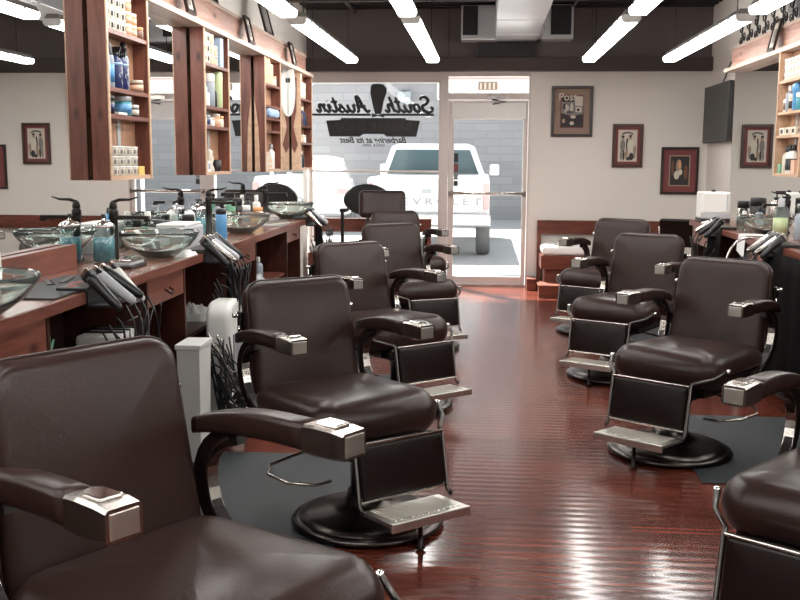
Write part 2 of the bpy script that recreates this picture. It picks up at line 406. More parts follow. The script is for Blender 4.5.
G().cbox(.0, .22, D - .03, D + .02, 2.12, 2.17, 'steel', .004).tube([(.05, D - .02, 2.12), (.2, D - .08, 2.09), (.06, D - .01, 2.07)], .008, 'iron').build('door_closer', dr)
G().cbox(-.40, .435, D - .005, D + .018, 1.905, 2.085, 'soffit', .006).build('roller_blind', dr)
# posted notices inside the door glass
g = G()
for i, (z, h, mm) in enumerate(((1.42, .10, 'ink'), (1.31, .09, 'matred'), (1.22, .07, 'inkmid'), (1.15, .06, 'ink'))):
    g.box(-.372, -.325, D + .032, D + .037, z, z + h, mm)
tag(g.build('notice_strip'), 'narrow strip of dark stickers on the left edge of the glass door', 'sticker')

# ---- window lettering (seen from inside, so reversed)
sg = thing('window_sign', 'large black reversed shop name with brush and banner lettered on the front window', 'sign', (-1.245, D + .04, 1.75))
def wt(txt, size, px, z, nm, **k): return text_mesh(txt, size, 'decal', nm, sg, (px + 1.245, 0, z - 1.75), mirror=True, **k)
GLY = {'S': (.84, [[(.78, .78), (.66, .98), (.38, 1.0), (.22, .78), (.38, .56), (.66, .42), (.70, .16), (.42, -.02), (.10, .04), (.0, .24), (.16, .30)]]),
       'o': (.62, [[(.46, .50), (.18, .46), (.10, .18), (.26, .0), (.46, .14), (.48, .40), (.40, .50), (.66, .40)]]),
       'u': (.80, [[(.0, .38), (.14, .50), (.11, .14), (.26, .0), (.46, .14), (.56, .50)], [(.56, .50), (.52, .12), (.66, .0), (.84, .16)]]),
       't': (.48, [[(.28, .98), (.18, .50), (.15, .12), (.30, .0), (.50, .14)], [(.0, .66), (.44, .70)]]),
       'h': (.72, [[(.26, 1.04), (.14, .50), (.07, .0)], [(.10, .22), (.30, .50), (.46, .44), (.42, .10), (.56, .0), (.72, .14)]]),
       'A': (.92, [[(-.06, .14), (.12, .0), (.36, .34), (.60, .92), (.74, 1.02), (.72, .50), (.74, .06), (.90, .02)], [(.18, .44), (.46, .36), (.84, .46)]]),
       's': (.44, [[(.0, .12), (.28, .52), (.26, .34), (.40, .14), (.24, .0), (.06, .05)]]),
       'i': (.42, [[(.02, .24), (.20, .50), (.15, .12), (.28, .0), (.46, .16)], [(.24, .70), (.27, .73)]]),
       'n': (.66, [[(.0, .38), (.14, .50), (.08, .0)], [(.09, .24), (.30, .50), (.44, .44), (.40, .10), (.52, .0), (.70, .16)]])}
def script(word, x_right, z0, width, height, name):
    """brush-script word, reversed, starting at its right-hand end"""
    adv = sum(GLY[c][0] for c in word); k = width / adv; g = G(); x = 0
    for c in word:
        for st in GLY[c][1]:
            P = [Vector((px, 0, pz)) for px, pz in st]; out = []
            for i in range(len(P) - 1):
                a, b_, c_, d_ = P[max(i - 1, 0)], P[i], P[i + 1], P[min(i + 2, len(P) - 1)]
                for q in range(6):
                    f = q / 6; out.append(.5 * ((2 * b_) + (c_ - a) * f + (2 * a - 5 * b_ + 4 * c_ - d_) * f * f + (3 * b_ - a - 3 * c_ + d_) * f ** 3))
            out.append(P[-1]); pts = [(-(x + p.x + .22 * p.z) * k, p.z * height) for p in out]
            n_ = len(pts)
            g.tube([(p[0], 0, p[1]) for p in pts], [(.0195 if c in 'SA' else .018) * (.75 + .25 * math.sin(PI * min(1, i / (n_ - 1) * 1.0))) for i in range(n_)], 'decal', 8, T=Matrix.Diagonal((1, .15, 1, 1)))
        x += GLY[c][0]
    return g.build(name, sg, (x_right + 1.245, 0, z0 - 1.75))
script('South', -.615, 1.985, .545, .165, 'south_lettering')
script('Austin', -1.345, 1.985, .60, .165, 'austin_lettering')
G().box(-.765, -.085, -.002, .002, .19, .215, 'decal').build('underline', sg)
G().box(.07, .64, -.002, .002, .19, .215, 'decal').build('underline', sg)
br = G().prism([(-.085, .52), (-.09, .44), (-.072, .36), (-.060, .30), (-.035, .21), (.035, .21), (.055, .30), (.065, .36), (.095, .44), (.10, .50), (.06, .54), (.0, .55), (-.06, .545)], -.002, .002, 'decal', TR(0, 0, 0, PI / 2))
br.prism([(-.07, .17), (-.075, .22), (0, .20), (.075, .22), (.07, .17), (0, .19)], -.003, .003, 'decal', TR(0, 0, 0, PI / 2)).build('shaving_brush', sg)
bn = [(-.60, .135), (-.43, .145), (-.43, .165), (.32, .165), (.32, .145), (.48, .135), (.44, -.045), (.10, -.045), (.06, -.015), (-.17, -.015), (-.21, -.045), (-.56, -.045)]
G().prism(bn, -.002, .002, 'decal', TR(0, 0, 0, PI / 2)).build('banner', sg)
text_mesh('BARBER SHOP', .13, 'decal2', 'banner_lettering', sg, (-.05, -.004, .025), mirror=True, bold=.002, space=1.1)
text_mesh('Barbering at its Best', .095, 'decal', 'tagline_lettering', sg, (-.05, 0, -.115), mirror=True, bold=.0025, shear=.35, sx=.98)
text_mesh('SINCE 2006', .04, 'decal', 'date_lettering', sg, (-.05, 0, -.155), mirror=True, bold=.001, space=1.3)

# ================================================================== OUTSIDE
GZ = -.15
struct(G().box(-22, 22, D + .15, 42, GZ - .1, GZ, 'asphalt').build('parking_lot_ground'))
struct(G().box(-4, 5, D + .12, D + 2.2, GZ, -.02, 'asphalt').build('sidewalk'))
# pale stone building across the lot with sloping parapet
g = G().prism([(-4.4, GZ), (16, GZ), (16, 6), (-2.6, 6), (-4.9, 3.1)], 0, 5, 'stone', TR(0, 27 + 5, 0, PI / 2))
b = g.build('stone_building'); tag(b, 'pale stone commercial building across the parking lot beyond the shop window', 'building')
b2 = G().box(-14, -4.6, 33, 38, GZ, 3.2, 'ltgrey').box(-14.2, -4.4, 32.9, 38.1, 3.2, 3.5, 'sign_grey').build('grey_building')
tag(b2, 'low grey flat-roofed building far off behind the parked white car', 'building')
t = thing('hanging_sign', 'small grey sign on a bracket on the stone building', 'sign', (-2.2, 26.86, 3.08))
G().cbox(-.18, .18, -.05, .05, -.16, .14, 'sign_grey', .02).box(-.13, .13, -.06, -.05, -.12, -.02, 'white_p').build('sign_box', t)
G().box(-.05, .05, .0, .141, .10, .16, 'iron').build('bracket', t)
# white header beam on posts outside the door
t = thing('entry_header', 'white header beam with a small tan vent outside above the shop door', 'beam', (.3, 14.2, 0))
G().cbox(-1.0, 1.0, -.12, .12, 2.28, 2.60, 'soffit', .01).build('beam', t)
G().box(-1.0, 1.0, -.125, -.118, 2.545, 2.575, 'pink').build('stripe', t)
g = G().box(-.43, -.17, -.135, -.12, 2.40, 2.505, 'mattan')
for k in range(4): g.box(-.41 + .06 * k, -.385 + .06 * k, -.142, -.135, 2.41, 2.495, 'cream')
g.build('vent_grille', t)
for x in (-.97, .93): G().box(x, x + .04, -.02, .02, GZ, 2.28, 'soffit').build('post', t)

def wheel(par, x, y, r=.37):
    w_ = G().lathe([(r * .55, -.11), (r * .9, -.12), (r, -.08), (r, .08), (r * .9, .12), (r * .55, .11)], 'tyre', 28, T=TR(x, y, GZ + r, 0, PI / 2, 0)).build('wheel', par)
    G().lathe([(0, -.10), (r * .5, -.115), (r * .55, -.09), (r * .55, .09), (r * .5, .115), (0, .10)], 'bumper', 20, T=TR(x, y, GZ + r, 0, PI / 2, 0)).build('hub_cap', w_)
t = thing('pickup_truck', 'white pickup truck parked tail first outside, filling the window and door view', 'truck', (-.925, 16, GZ)); t.location = (-.925, 16, 0)
# bed
g = G()
g.cbox(-.98, .98, .05, 2.3, .42, 1.165, 'carpaint', .05)
g.build('truck_bed', t)
tg = G().cbox(-.80, .80, 0, .06, .60, 1.16, 'carpaint', .02).build('tailgate', t)
G().cbox(-.10, .06, -.015, 0, .91, .98, 'sign_grey', .005).build('handle', tg)
text_mesh('CHEVROLET', .15, 'grey', 'lettering', tg, (0, -.004, .735), bold=.002, space=1.5, depth=.004, sx=1.5)
G().cbox(-1.0, 1.0, -.18, .04, .40, .60, 'bumper', .03).build('bumper', t)
for sx in (-1, 1): G().cbox(sx * .93 - .045, sx * .93 + .045, -.02, .05, .66, 1.08, 'taillight', .01).build('tail_light', t)
# cab: trapezoid section
cabp = [(-1.0, 1.15), (.90, 1.15), (.70, 1.68), (.58, 1.73), (-.68, 1.73), (-.80, 1.68)]
G().prism(cabp, -4.1, -2.35, 'carpaint', TR(0, 0, 0, PI / 2)).build('cab', t)
G().prism([(-.88, 1.19), (.78, 1.19), (.62, 1.62), (-.72, 1.62)], -2.352, -2.33, 'carglass', TR(0, 0, 0, PI / 2)).build('rear_window', t)
G().cbox(-.98, .98, 2.3, 5.3, .40, 1.15, 'carpaint', .06).build('cab_body', t)
for sx in (-1, 1):
    wheel(t, sx * .88, 1.1); wheel(t, sx * .88, 4.5)
    G().cbox(sx * 1.08 - .09, sx * 1.08 + .09, 3.8, 3.9, 1.15, 1.35, 'carpaint', .02).build('side_mirror', t)
t = thing('parked_car', 'white rounded car parked further left behind the pickup, seen through window', 'car', (-3.75, 21.5, 0), .12)
G().cbox(-.88, .88, -.1, 4.2, .22, 1.0, 'carpaint', .2).build('car_body', t)
g = G().prism([(-.80, .95), (.80, .95), (.64, 1.36), (.52, 1.48), (.3, 1.52), (-.3, 1.52), (-.52, 1.48), (-.64, 1.36)], -3.4, -1.0, 'carpaint', TR(0, 0, 0, PI / 2))
g.prism([(0, .98), (1.0, .98), (1.02, 1.46)], -.66, .66, 'carpaint', TR(0, 0, 0, PI / 2, 0, PI / 2)); g.build('cabin', t)
G().prism([(-.60, 1.06), (.60, 1.06), (.50, 1.38), (-.50, 1.38)], -.995, -.985, 'carglass_blown', TR(0, 0, 0, PI / 2)).build('rear_window', t)
for sx in (-1, 1): G().cbox(sx * .66 - .12, sx * .66 + .12, -.13, -.08, .70, .82, 'taillight', .02).build('tail_light', t)
for a in (-.78, .78):
    for b_ in (.75, 3.35): wheel(t, a, b_, .33)
for dx, dy, h in ((-7.5, 24, 6.0),):
    t = thing('light_pole', 'thin pale light pole standing in the parking lot at far left', 'pole', (dx, dy, GZ)); G().cyl(0, 0, 0, h, .08, 'ltgrey').build('post', t); G().cbox(-.3, .3, -.5, .1, h, h + .12, 'ltgrey', .02).build('lamp_head', t)

# ================================================================== CEILING FIXTURES
def make_fixture():
    t = thing('ceiling_light', 'x', 'light', (0, 0, 0))
    L = 2.88
    prof = [(-.062, .045), (-.064, .02), (-.050, .0), (.050, .0), (.064, .02), (.062, .045)]
    d1 = G().prism(prof, -L / 2, -.01, 'lamp', TR(0, 0, 0, PI / 2)).build('diffuser', t)
    d2 = G().prism(prof, .01, L / 2, 'lamp', TR(0, 0, 0, PI / 2)).build('diffuser', t)
    h = G().prism([(-.062, .045), (.062, .045), (.040, .085), (-.040, .085)], -L / 2, L / 2, 'lampshell', TR(0, 0, 0, PI / 2))
    for k in range(8): h.box(-.068, .068, -L / 2 + .18 + k * .35, -L / 2 + .21 + k * .35, .035, .050, 'lampshell')
    h.build('housing', t)
    for s_ in (-1, 1): G().prism([(-.066, .05), (-.068, .02), (-.052, -.004), (.052, -.004), (.068, .02), (.066, .05)], s_ * L / 2 - .008, s_ * L / 2 + .008, 'white', TR(0, 0, 0, PI / 2)).build('end_cap', t)
    for s_ in (-1.2, 1.2):
        G().tube([(0, s_, .08), (0, s_, ZC - .05 - 2.40)], .004, 'iron', 6).build('hanger', t)
    return t
fx = make_fixture(); first = True
cols = [(-1.36, 'left'), (-.55, 'second'), (.98, 'third'), (1.75, 'right')]
where = {'left': 'above the left row of chairs', 'second': 'left of the silver duct', 'third': 'right of the silver duct', 'right': 'above the right row of chairs'}
for rowi, (yc, dist) in enumerate(((8.67, 'farthest fluorescent strip light, nearest the window wall,'), (5.45, 'nearer fluorescent strip light'), (1.1, 'added unseen fluorescent strip light closest to the camera'))):  # third row is unseen, added back to brighten the near chairs
    for x, nm in cols:
        o = fx if first else dup(fx); first = False
        o.location = (x, yc, 2.40); o['label'] = '%s %s' % (dist, where[nm]); o['group'] = 'fluorescent strip lights'

# big galvanised duct with side boots
t = thing('air_duct', 'large silver galvanised air duct with side boxes hanging above the door', 'duct', (.30, 9.6, 2.735))
g = G().cbox(-.23, .22, -3.4, 1.78, 0, .34, 'duct', .008)
for y in (-2.4, -1.2, 0., 1.1): g.box(-.235, .225, y - .012, y + .012, -.006, .345, 'duct')
g.build('main_duct', t)
G().prism([(.22, .5), (.27, 1.0), (.27, 1.70), (.22, 1.78)], .02, .34, 'duct').build('elbow', t)
for x0, x1, g0, g1 in ((-.60, -.23, -.58, -.42), (.27, .60, .36, .575)):
    b_ = G().cbox(x0, x1, 1.50, 1.80, .0, .36, 'duct', .006).build('side_box', t)
    G().box(g0, g1, 1.493, 1.502, .045, .35, 'ductin').build('grille', b_)
g = G()
for k in range(16): g.box(-.20 + k * .025, -.187 + k * .025, 1.66, 1.775, -.007, .0, 'ductin')
g.build('register', t)
for x, y in ((-.18, -2), (.18, -2), (-.18, 1), (.18, 1)): G().box(x - .008, x + .008, y - .01, y + .01, .34, ZC - .04 - 2.735, 'steel').build('hanger_strap', t)
tag(G().cbox(-.12, .51, D - .14, D - .005, 2.578, 2.745, 'ductin', .004).build('wall_vent'), 'black rectangular grille on the dark wall under the duct', 'vent')

# ================================================================== SIDE BUILD-OUTS AND MIRRORS
struct(G().box(XL, ML - .01, YB, 10.12, 0, 2.36, 'wall').build('wall_left_partition'))
struct(G().box(MR + .01, XR, YB, 9.66, 0, 2.36, 'wall').build('wall_right_partition'))
mm = G().box(ML - .009, ML, 1.0, 10.11, .97, 2.27, 'mirror').build('wall_mirror'); tag(mm, 'long frameless wall mirror behind the left counter and shelf towers', 'mirror')
mm = G().box(MR, MR + .009, 1.0, 9.65, .93, 2.27, 'mirror').build('wall_mirror'); tag(mm, 'long frameless wall mirror behind the right counter', 'mirror')

def fascia(sx, xf, xm, y1, name, lab):
    t = thing(name, lab, 'shelf', (0, 0, 0))
    a, b_ = (xm, xf) if sx > 0 else (xf, xm)
    G().box(a, b_, .6, y1, 2.255, 2.285, 'ledge').build('ledge_board', t)                   # lower ledge over the towers
    xi = xm + sx * .035
    G().box(min(xm, xi), max(xm, xi), .6, y1, 2.285, 2.45, 'fascia').build('fascia_board', t)
    xo = xm - sx * (.20 if sx > 0 else .168)
    G().box(min(xo, xi + sx * .01), max(xo, xi + sx * .01), .6, y1, 2.45, 2.475, 'ledge').build('upper_ledge', t)
    return t
fl = fascia(1, -1.745, ML, 10.12, 'display_ledge', 'long pinkish wooden ledge running above the left shelf towers')
fr_ = fascia(-1, 2.165, MR, 9.65, 'display_ledge', 'long pinkish wooden ledge running above the right mirror')

# towers
SH = (2.03, 1.762, 1.637)
def tower(y0, y1, sx, xf, xm, label, grp='wall shelf towers', shelves=SH, cut=False):
    """open shelf tower between mirror xm and front xf"""
    t = thing('shelf_tower', label, 'shelf', (0, 0, 0), 0, grp)
    a, b_ = min(xf, xm + sx * .012), max(xf, xm + sx * .012)
    z0, z1 = 1.345, 2.255
    if not cut:
        G().box(a, b_, y0, y0 + .018, z0, z1, 'wood_z').build('side_panel', t)
    else:   # pale panels with an hourglass inlay / notch
        g = G().box(a, b_, y0, y0 + .018, z0, z1, 'edge' if cut == 2 else 'wood_z')
        g.build('side_panel', t)
        xc = xm + sx * .012; W = b_ - a
        if cut == 2:
            pts = [(0, 2.22), (.055, 2.2), (.05, 1.9), (.02, 1.75), (.045, 1.64), (.06, 1.58), (.03, 1.50), (0, 1.56)]
            mt = 'wood_z'
        else:
            pts = [(0, 1.95), (.008, 1.88), (.03, 1.70), (.035, 1.55), (.04, 1.35), (0, 1.35)]; mt = 'edge'
        G().prism([(xc + sx * p_[0], p_[1]) for p_ in pts], -y0, -y0 + .003, mt, TR(0, 0, 0, PI / 2)).build('inlay', t)
    G().box(a, b_, y1 - .018, y1, z0, z1, 'wood_z').build('side_panel', t)
    # front edging strips in pale wood on the room side
    e0, e1 = (xf, xf + sx * .006)
    G().box(min(e0, e1), max(e0, e1), y0, y0 + .02, z0, z1, 'edge').build('edging', t)
    G().box(min(e0, e1), max(e0, e1), y1 - .02, y1, z0, z1, 'edge').build('edging', t)
    bk = xm + sx * .012
    G().box(min(bk, bk + sx * .006), max(bk, bk + sx * .006), y0 + .018, y1 - .018, z0, z1, 'wood_in').build('back_panel', t)
    for z in (z0,) + tuple(shelves):
        G().box(a + .0, b_, y0 + .018, y1 - .018, z, z + .02, 'edge' if z == z0 else 'wood_y').build('shelf_board', t)
    ym = (y0 + y1) / 2 + .03
    G().box(min(bk + sx * .006, bk + sx * .012), max(bk + sx * .006, bk + sx * .012), ym - .022, ym + .022, z0 + .02, SH[1], 'ltgrey').build('mirror_gap_strip', t)  # light grey strip painted in for the mirror gap between back panels
    return t
XF = -1.761
tower(4.60, 5.19, 1, XF, ML, 'nearest open wooden shelf tower on the left wall, packed with bottles and boxes')
tower(6.22, 6.83, 1, XF, ML, 'second open wooden shelf tower on the left wall, holding a pale green tube')
tower(7.94, 8.56, 1, XF, ML, 'third shelf tower on the left wall, its side inlaid with a pale wedge', shelves=(2.03, 1.86, 1.762, 1.66), cut=1)
tower(9.46, 10.10, 1, XF, ML, 'farthest left shelf tower, pale side panel with dark hourglass inlay', shelves=(2.005, 1.75, 1.585), cut=2)
tower(7.85, 7.24, -1, 2.17, MR, 'open shelf tower on the right wall beside the framed picture reflection', shelves=(2.03, 1.80, 1.63)) if False else None
def rtower():
    t = thing('shelf_tower', 'pale wooden open shelf tower on the right wall at the picture edge', 'shelf', (0, 0, 0), 0, 'wall shelf towers')
    a, b_ = 2.17, MR - .012; y0, y1 = 7.25, 7.86; z0, z1 = 1.34, 2.255
    for y in (y0, y1 - .018): G().box(a, b_, y, y + .018, z0, z1, 'edge').build('side_panel', t)
    for y in (y0, y1 - .02): G().box(a - .006, a, y, y + .02, z0, z1, 'edge').build('edging', t)
    G().box(b_ - .006, b_, y0 + .018, y1 - .018, z0, z1, 'wood_in').build('back_panel', t)
    for z in (z0, 2.02, 1.79, 1.62): G().box(a, b_ - .006, y0 + .018, y1 - .018, z, z + .02, 'edge').build('shelf_board', t)
    G().box(b_ - .012, b_ - .006, 7.60, 7.64, z0 + .02, 1.79, 'ltgrey').build('mirror_gap_strip', t)  # grey strip standing in for mirror seen through the back
rtower()

# ------------------------------------------------------------------ products
def p_box(w_, d, h, body, patch=None):
    g = G().cbox(-w_ / 2, w_ / 2, -d / 2, d / 2, 0, h, body, .002)
    if patch:
        for s_ in (-1, 1): g.box(s_ * w_ / 2 - .0006, s_ * w_ / 2 + .0006, -d * .22, d * .22, h * .25, h * .75, patch)
        g.box(-w_ * .22, w_ * .22, -d / 2 - .0006, -d / 2 + .0006, h * .25, h * .75, patch)
    return g
def p_can(r, h, body, lid, patch):
    g = G().lathe([(r * .95, 0), (r, .003), (r, h * .78), (r * .97, h * .8)], body, 16).lathe([(r * 1.03, h * .8), (r * 1.03, h * .97), (r * .97, h)], lid, 16)
    for q in (-.5, .1, .7, PI):
        a = q - .2; g.add([(r * 1.015 * math.cos(a + t), r * 1.015 * math.sin(a + t), z) for z in (h * .22, h * .66) for t in (0, .18, .36)], [(0, 1, 4, 3), (1, 2, 5, 4)], patch)
    return g
def p_jar(r, h, body, lid, label=None, neck=False):
    g = G().lathe([(r * .92, 0), (r, .004), (r, h * .70), (r * .9, h * .74)], body, 16)
    g.lathe([(r * .96, h * .74), (r * 1.0, h * .75), (r * 1.0, h * .97), (r * .93, h)], lid, 16)
    if label: g.lathe([(r * 1.012, h * .15), (r * 1.012, h * .60)], label, 16)
    return g
def p_bottle(r, h, body, cap, label=None, kind='cap'):
    g = G().lathe([(r * .9, 0), (r, .006), (r, h * .62), (r * .85, h * .70), (r * .38, h * .76), (r * .36, h * .80)], body, 16)
    if kind == 'cap': g.lathe([(r * .48, h * .79), (r * .5, h * .80), (r * .46, h * .98), (r * .3, h)], cap, 12)
    elif kind == 'tallcap': g.lathe([(r * .8, h * .70), (r * .82, h * .72), (r * .55, h * .96), (r * .3, h)], cap, 12)
    elif kind == 'pump':
        g.lathe([(r * .42, h * .79), (r * .42, h * .84), (r * .12, h * .85), (r * .12, h * .95)], cap, 10)
        g.box(-r * .2, r * 1.1, -r * .2, r * .2, h * .95, h, cap)
    elif kind == 'spray':
        g.lathe([(r * .42, h * .79), (r * .44, h * .86)], cap, 10); g.prism([(-r * .5, h * .86), (r * .8, h * .90), (r * .9, h), (-r * .7, h * .98)], -r * .3, r * .3, cap, TR(0, 0, 0, PI / 2)); g.box(r * .5, r * .65, -.004, .004, h * .78, h * .90, cap)
    if label: g.lathe([(r * 1.012, h * .12), (r * 1.012, h * .52)], label, 16)
    return g
def put(g, name, x, y, z, label, cat, group, rz=0):
    o = g.build(name, None, (x, y, z), (0, 0, rz)); tag(o, label, cat, group); return o
ORD = ['first', 'second', 'third', 'fourth', 'fifth', 'sixth', 'seventh', 'eighth']
LEV = ['bottom', 'second-row', 'third-row', 'fourth-row', 'fifth-row']
def grid(mk, name, x, ys, z, dz, rows, what, cat, group, place):
    src = None
    for c_, y in enumerate(ys):
        for r_ in range(rows if isinstance(rows, int) else rows[c_]):
            lab = '%s %s, %s stack, %s' % (LEV[r_], what, ORD[c_], place)
            if src is None: src = put(mk(), name, x, y, z, lab, cat, group); continue
            dup(src, (x, y, z + r_ * dz), None, lab, group)
XP = -1.80
# tower 1
nt1 = 'top shelf of nearest tower'
grid(lambda: p_can(.034, .052, 'cream', 'white', 'ink'), 'product_jar', -1.80, [4.665, 4.737, 4.809, 4.881], 2.05, .0535, [3, 3, 3, 3], 'cream jar', 'jar', 'cream jars on the nearest tower top shelf', nt1)
grid(lambda: p_jar(.033, .058, 'orange', 'white', 'peach'), 'product_jar', -1.80, [4.965, 5.04], 2.05, .0585, [3, 2], 'orange jar', 'jar', 'orange jars on the nearest tower top shelf', nt1)
put(p_jar(.030, .06, 'brown', 'orange'), 'product_jar', -1.79, 5.115, 2.05, 'brown jar at the window end of the nearest tower top shelf', 'jar', None)
z = 1.782
put(p_bottle(.026, .225, 'greyb', 'black', 'ltblue', 'tallcap'), 'spray_bottle', -1.795, 4.665, z, 'grey bottle with tall black cap, nearest on the bottle shelf of nearest tower', 'bottle', 'bottles on the nearest tower')
put(p_bottle(.027, .215, 'greyb', 'black', 'blue', 'tallcap'), 'spray_bottle', -1.80, 4.728, z, 'grey blue bottle with tall black cap behind the nearest one', 'bottle', 'bottles on the nearest tower')
def navy():
    g = p_bottle(.033, .20, 'navy', 'black', None, 'spray'); g.lathe([(.0335, .112), (.0335, .124)], 'ltblue', 16)
    for s_ in (-1, 1):
        g.tube([(.034, 0, .105), (.034 - .008, s_ * .020, .065)], .0012, 'white', 5); g.tube([(.034 - .008, s_ * .020, .065), (.034, 0, .020)], .0012, 'white', 5)
        g.tube([(.0345, 0, .085), (.034 - .006, s_ * .016, .055)], .0012, 'white', 5)
    return g
put(navy(), 'spray_bottle', -1.795, 4.805, z, 'navy spray bottle with white triangle lines, nearer of the pair', 'bottle', 'bottles on the nearest tower')
put(navy(), 'spray_bottle', -1.795, 4.885, z, 'navy spray bottle with white triangle lines, farther of the pair', 'bottle', 'bottles on the nearest tower')
put(p_bottle(.027, .24, 'greyb', 'black', None, 'tallcap'), 'spray_bottle', -1.81, 4.955, z, 'tall grey bottle with black cap beside the navy spray bottles', 'bottle', 'bottles on the nearest tower')
put(p_jar(.035, .062, 'brown', 'cream', 'peach'), 'product_jar', -1.795, 5.09, z, 'brown jar with cream lid beside the bottles on nearest tower', 'jar', None)
z = 1.657
put(p_jar(.036, .085, 'black', 'black', 'navy'), 'product_jar', -1.80, 4.69, z, 'black jar on the small-jar shelf of the nearest tower', 'jar', None)
put(G().cbox(-.03, .03, -.06, .06, 0, .012, 'white', .002), 'comb_case', -1.785, 4.74 + .04, z, 'flat white case lying in front of the teal tub', 'case', None)
put(p_jar(.048, .095, 'teal', 'grey', 'blue'), 'product_tub', -1.808, 4.905, z, 'big teal tub with grey lid on the nearest tower', 'tub', None)
put(p_jar(.030, .060, 'black', 'white', 'cream'), 'product_jar', -1.795, 5.03, z, 'small black jar with white lid beside the teal tub', 'jar', None)
grid(lambda: p_can(.041, .046, 'cream', 'white_p', 'inkmid'), 'tin_can', -1.80, [4.70, 4.79, 4.88, 4.97], 1.365, .048, 3, 'cream tin', 'tin', 'cream tins at the foot of the nearest tower', 'bottom shelf of nearest tower')
put(p_box(.066, .08, .044, 'yellow', None), 'tin_box', -1.80, 5.06, 1.365, 'yellow tin at the window end of the nearest tower bottom shelf', 'tin', None)
# tower 2
grid(lambda: p_can(.036, .062, 'cream', 'white', 'ink'), 'product_jar', -1.80, [6.30, 6.385], 2.05, .0625, 3, 'cream jar with black label', 'jar', 'cream jars on the second tower', 'top shelf of second tower')
grid(lambda: p_jar(.036, .062, 'peach', 'cream'), 'product_jar', -1.80, [6.475, 6.56], 2.05, .0625, [3, 2], 'peach jar', 'jar', 'peach jars on the second tower', 'top shelf of second tower')
put(p_box(.06, .08, .19, 'ltblue', None), 'product_box', -1.80, 6.70, 2.05, 'tall light blue box on the top shelf of the second tower', 'box', None)
z = 1.782
for i, (y, g_, nm, lb, ct) in enumerate(((6.30, p_bottle(.030, .20, 'cream', 'black'), 'lotion_bottle', 'cream bottle with black cap on the middle shelf of the second tower', 'bottle'),
    (6.385, p_bottle(.028, .12, 'white', 'white'), 'lotion_bottle', 'short white figure-shaped bottle on the second tower middle shelf', 'bottle'),
    (6.47, p_jar(.038, .21, 'greyb', 'white'), 'product_jar', 'tall grey canister with white lid on the second tower', 'canister'),
    (6.56, p_bottle(.030, .15, 'black', 'black'), 'lotion_bottle', 'black bottle beside the pale green tube on the second tower', 'bottle'),
    (6.68, G().lathe([(.030, 0), (.034, .01), (.036, .20), (.034, .235), (.02, .24)], 'lime', 16), 'shampoo_tube', 'tall pale green tube on the second tower', 'tube'))):
    put(g_, nm, -1.80, y, z, lb, ct, None)
z = 1.657
for y, g_, lb in ((6.30, p_jar(.030, .06, 'cream', 'peach'), 'small cream jar with peach lid, nearest on the second tower jar shelf'), (6.39, p_jar(.028, .07, 'greyb', 'ltgrey', 'navy'), 'small grey jar with navy label on the second tower jar shelf'), (6.48, p_jar(.03, .055, 'white', 'white'), 'small white jar between grey and orange jars on second tower'), (6.60, p_jar(.034, .085, 'orange', 'cream', 'peach'), 'orange jar with cream lid on the second tower jar shelf'), (6.70, p_jar(.032, .075, 'cream', 'orange'), 'cream jar with orange lid at window end of second tower jar shelf')):
    put(g_, 'product_jar', -1.80, y, z, lb, 'jar', None)
z = 1.365
put(p_box(.05, .10, .07, 'white', 'greyb'), 'product_box', -1.79, 6.32, z, 'white box with grey label at the foot of the second tower', 'box', None)
put(G().lathe([(.03, 0), (.034, .01), (.02, .05), (.03, .08), (.018, .11), (.024, .13), (.0, .15)], 'cream', 14).box(-.01, .01, .0, .06, .07, .09, 'cream'), 'figurine', -1.80, 6.45, z, 'cream figurine standing at the foot of the second tower', 'figurine', None)
put(G().lathe([(.028, 0), (.03, .003), (.032, .075), (.029, .076), (.027, .01), (0, .008)], 'black', 16).tube([(0, .03, .06), (0, .052, .055), (0, .052, .025), (0, .03, .02)], .004, 'black', 6), 'mug', -1.80, 6.62, z, 'black mug at the foot of the second tower', 'mug', None)
# tower 3
grid(lambda: p_box(.07, .10, .040, 'peach', 'orange'), 'product_box', -1.80, [8.03, 8.14, 8.25], 2.05, .0415, [5, 5, 4], 'peach box', 'box', 'peach boxes on the third tower', 'top shelf of third tower')
put(p_jar(.035, .08, 'cream', 'peach'), 'product_jar', -1.80, 8.42, 2.05, 'cream jar at the window end of the third tower top shelf', 'jar', None)
put(G().pillow(.085, .36, .075, .03, .03, 'ltblue', .01), 'folded_towel', -1.785, 8.27, 1.782 + .038, 'light blue folded towel stuffed in the third tower', 'towel', None)
grid(lambda: p_box(.07, .09, .045, 'cream', 'orange'), 'product_box', -1.80, [8.06, 8.17], 1.365, .047, [3, 2], 'cream box', 'box', 'cream boxes at foot of third tower', 'foot of third tower')
put(p_bottle(.03, .21, 'white', 'grey'), 'lotion_bottle', -1.80, 8.34, 1.365, 'white bottle standing at the foot of the third tower', 'bottle', None)
# tower 4
grid(lambda: p_jar(.04, .072, 'cream', 'white'), 'product_jar', -1.80, [9.56, 9.66, 9.76], 2.025, .073, [3, 2, 2], 'cream jar', 'jar', 'cream jars on the farthest tower', 'top shelf of farthest tower')
for y, h, b_ in ((9.56, .17, 'black'), (9.66, .15, 'brown'), (9.77, .18, 'navy'), (9.88, .14, 'black')):
    put(p_bottle(.033, h, b_, 'cream' if b_ == 'navy' else 'black'), 'dark_bottle', -1.80, y, 1.77, '%s bottle %s on the middle shelf of the farthest tower' % (b_, 'nearest the camera' if y == 9.56 else 'farthest back' if y == 9.88 else 'between its neighbours'), 'bottle', 'dark bottles on the farthest tower')
for y, b_ in ((9.57, 'cream'), (9.68, 'peach'), (9.80, 'white')):
    put(p_jar(.035, .075, b_, 'cream'), 'product_jar', -1.80, y, 1.605, '%s jar on the jar shelf of the farthest tower' % b_, 'jar', None)
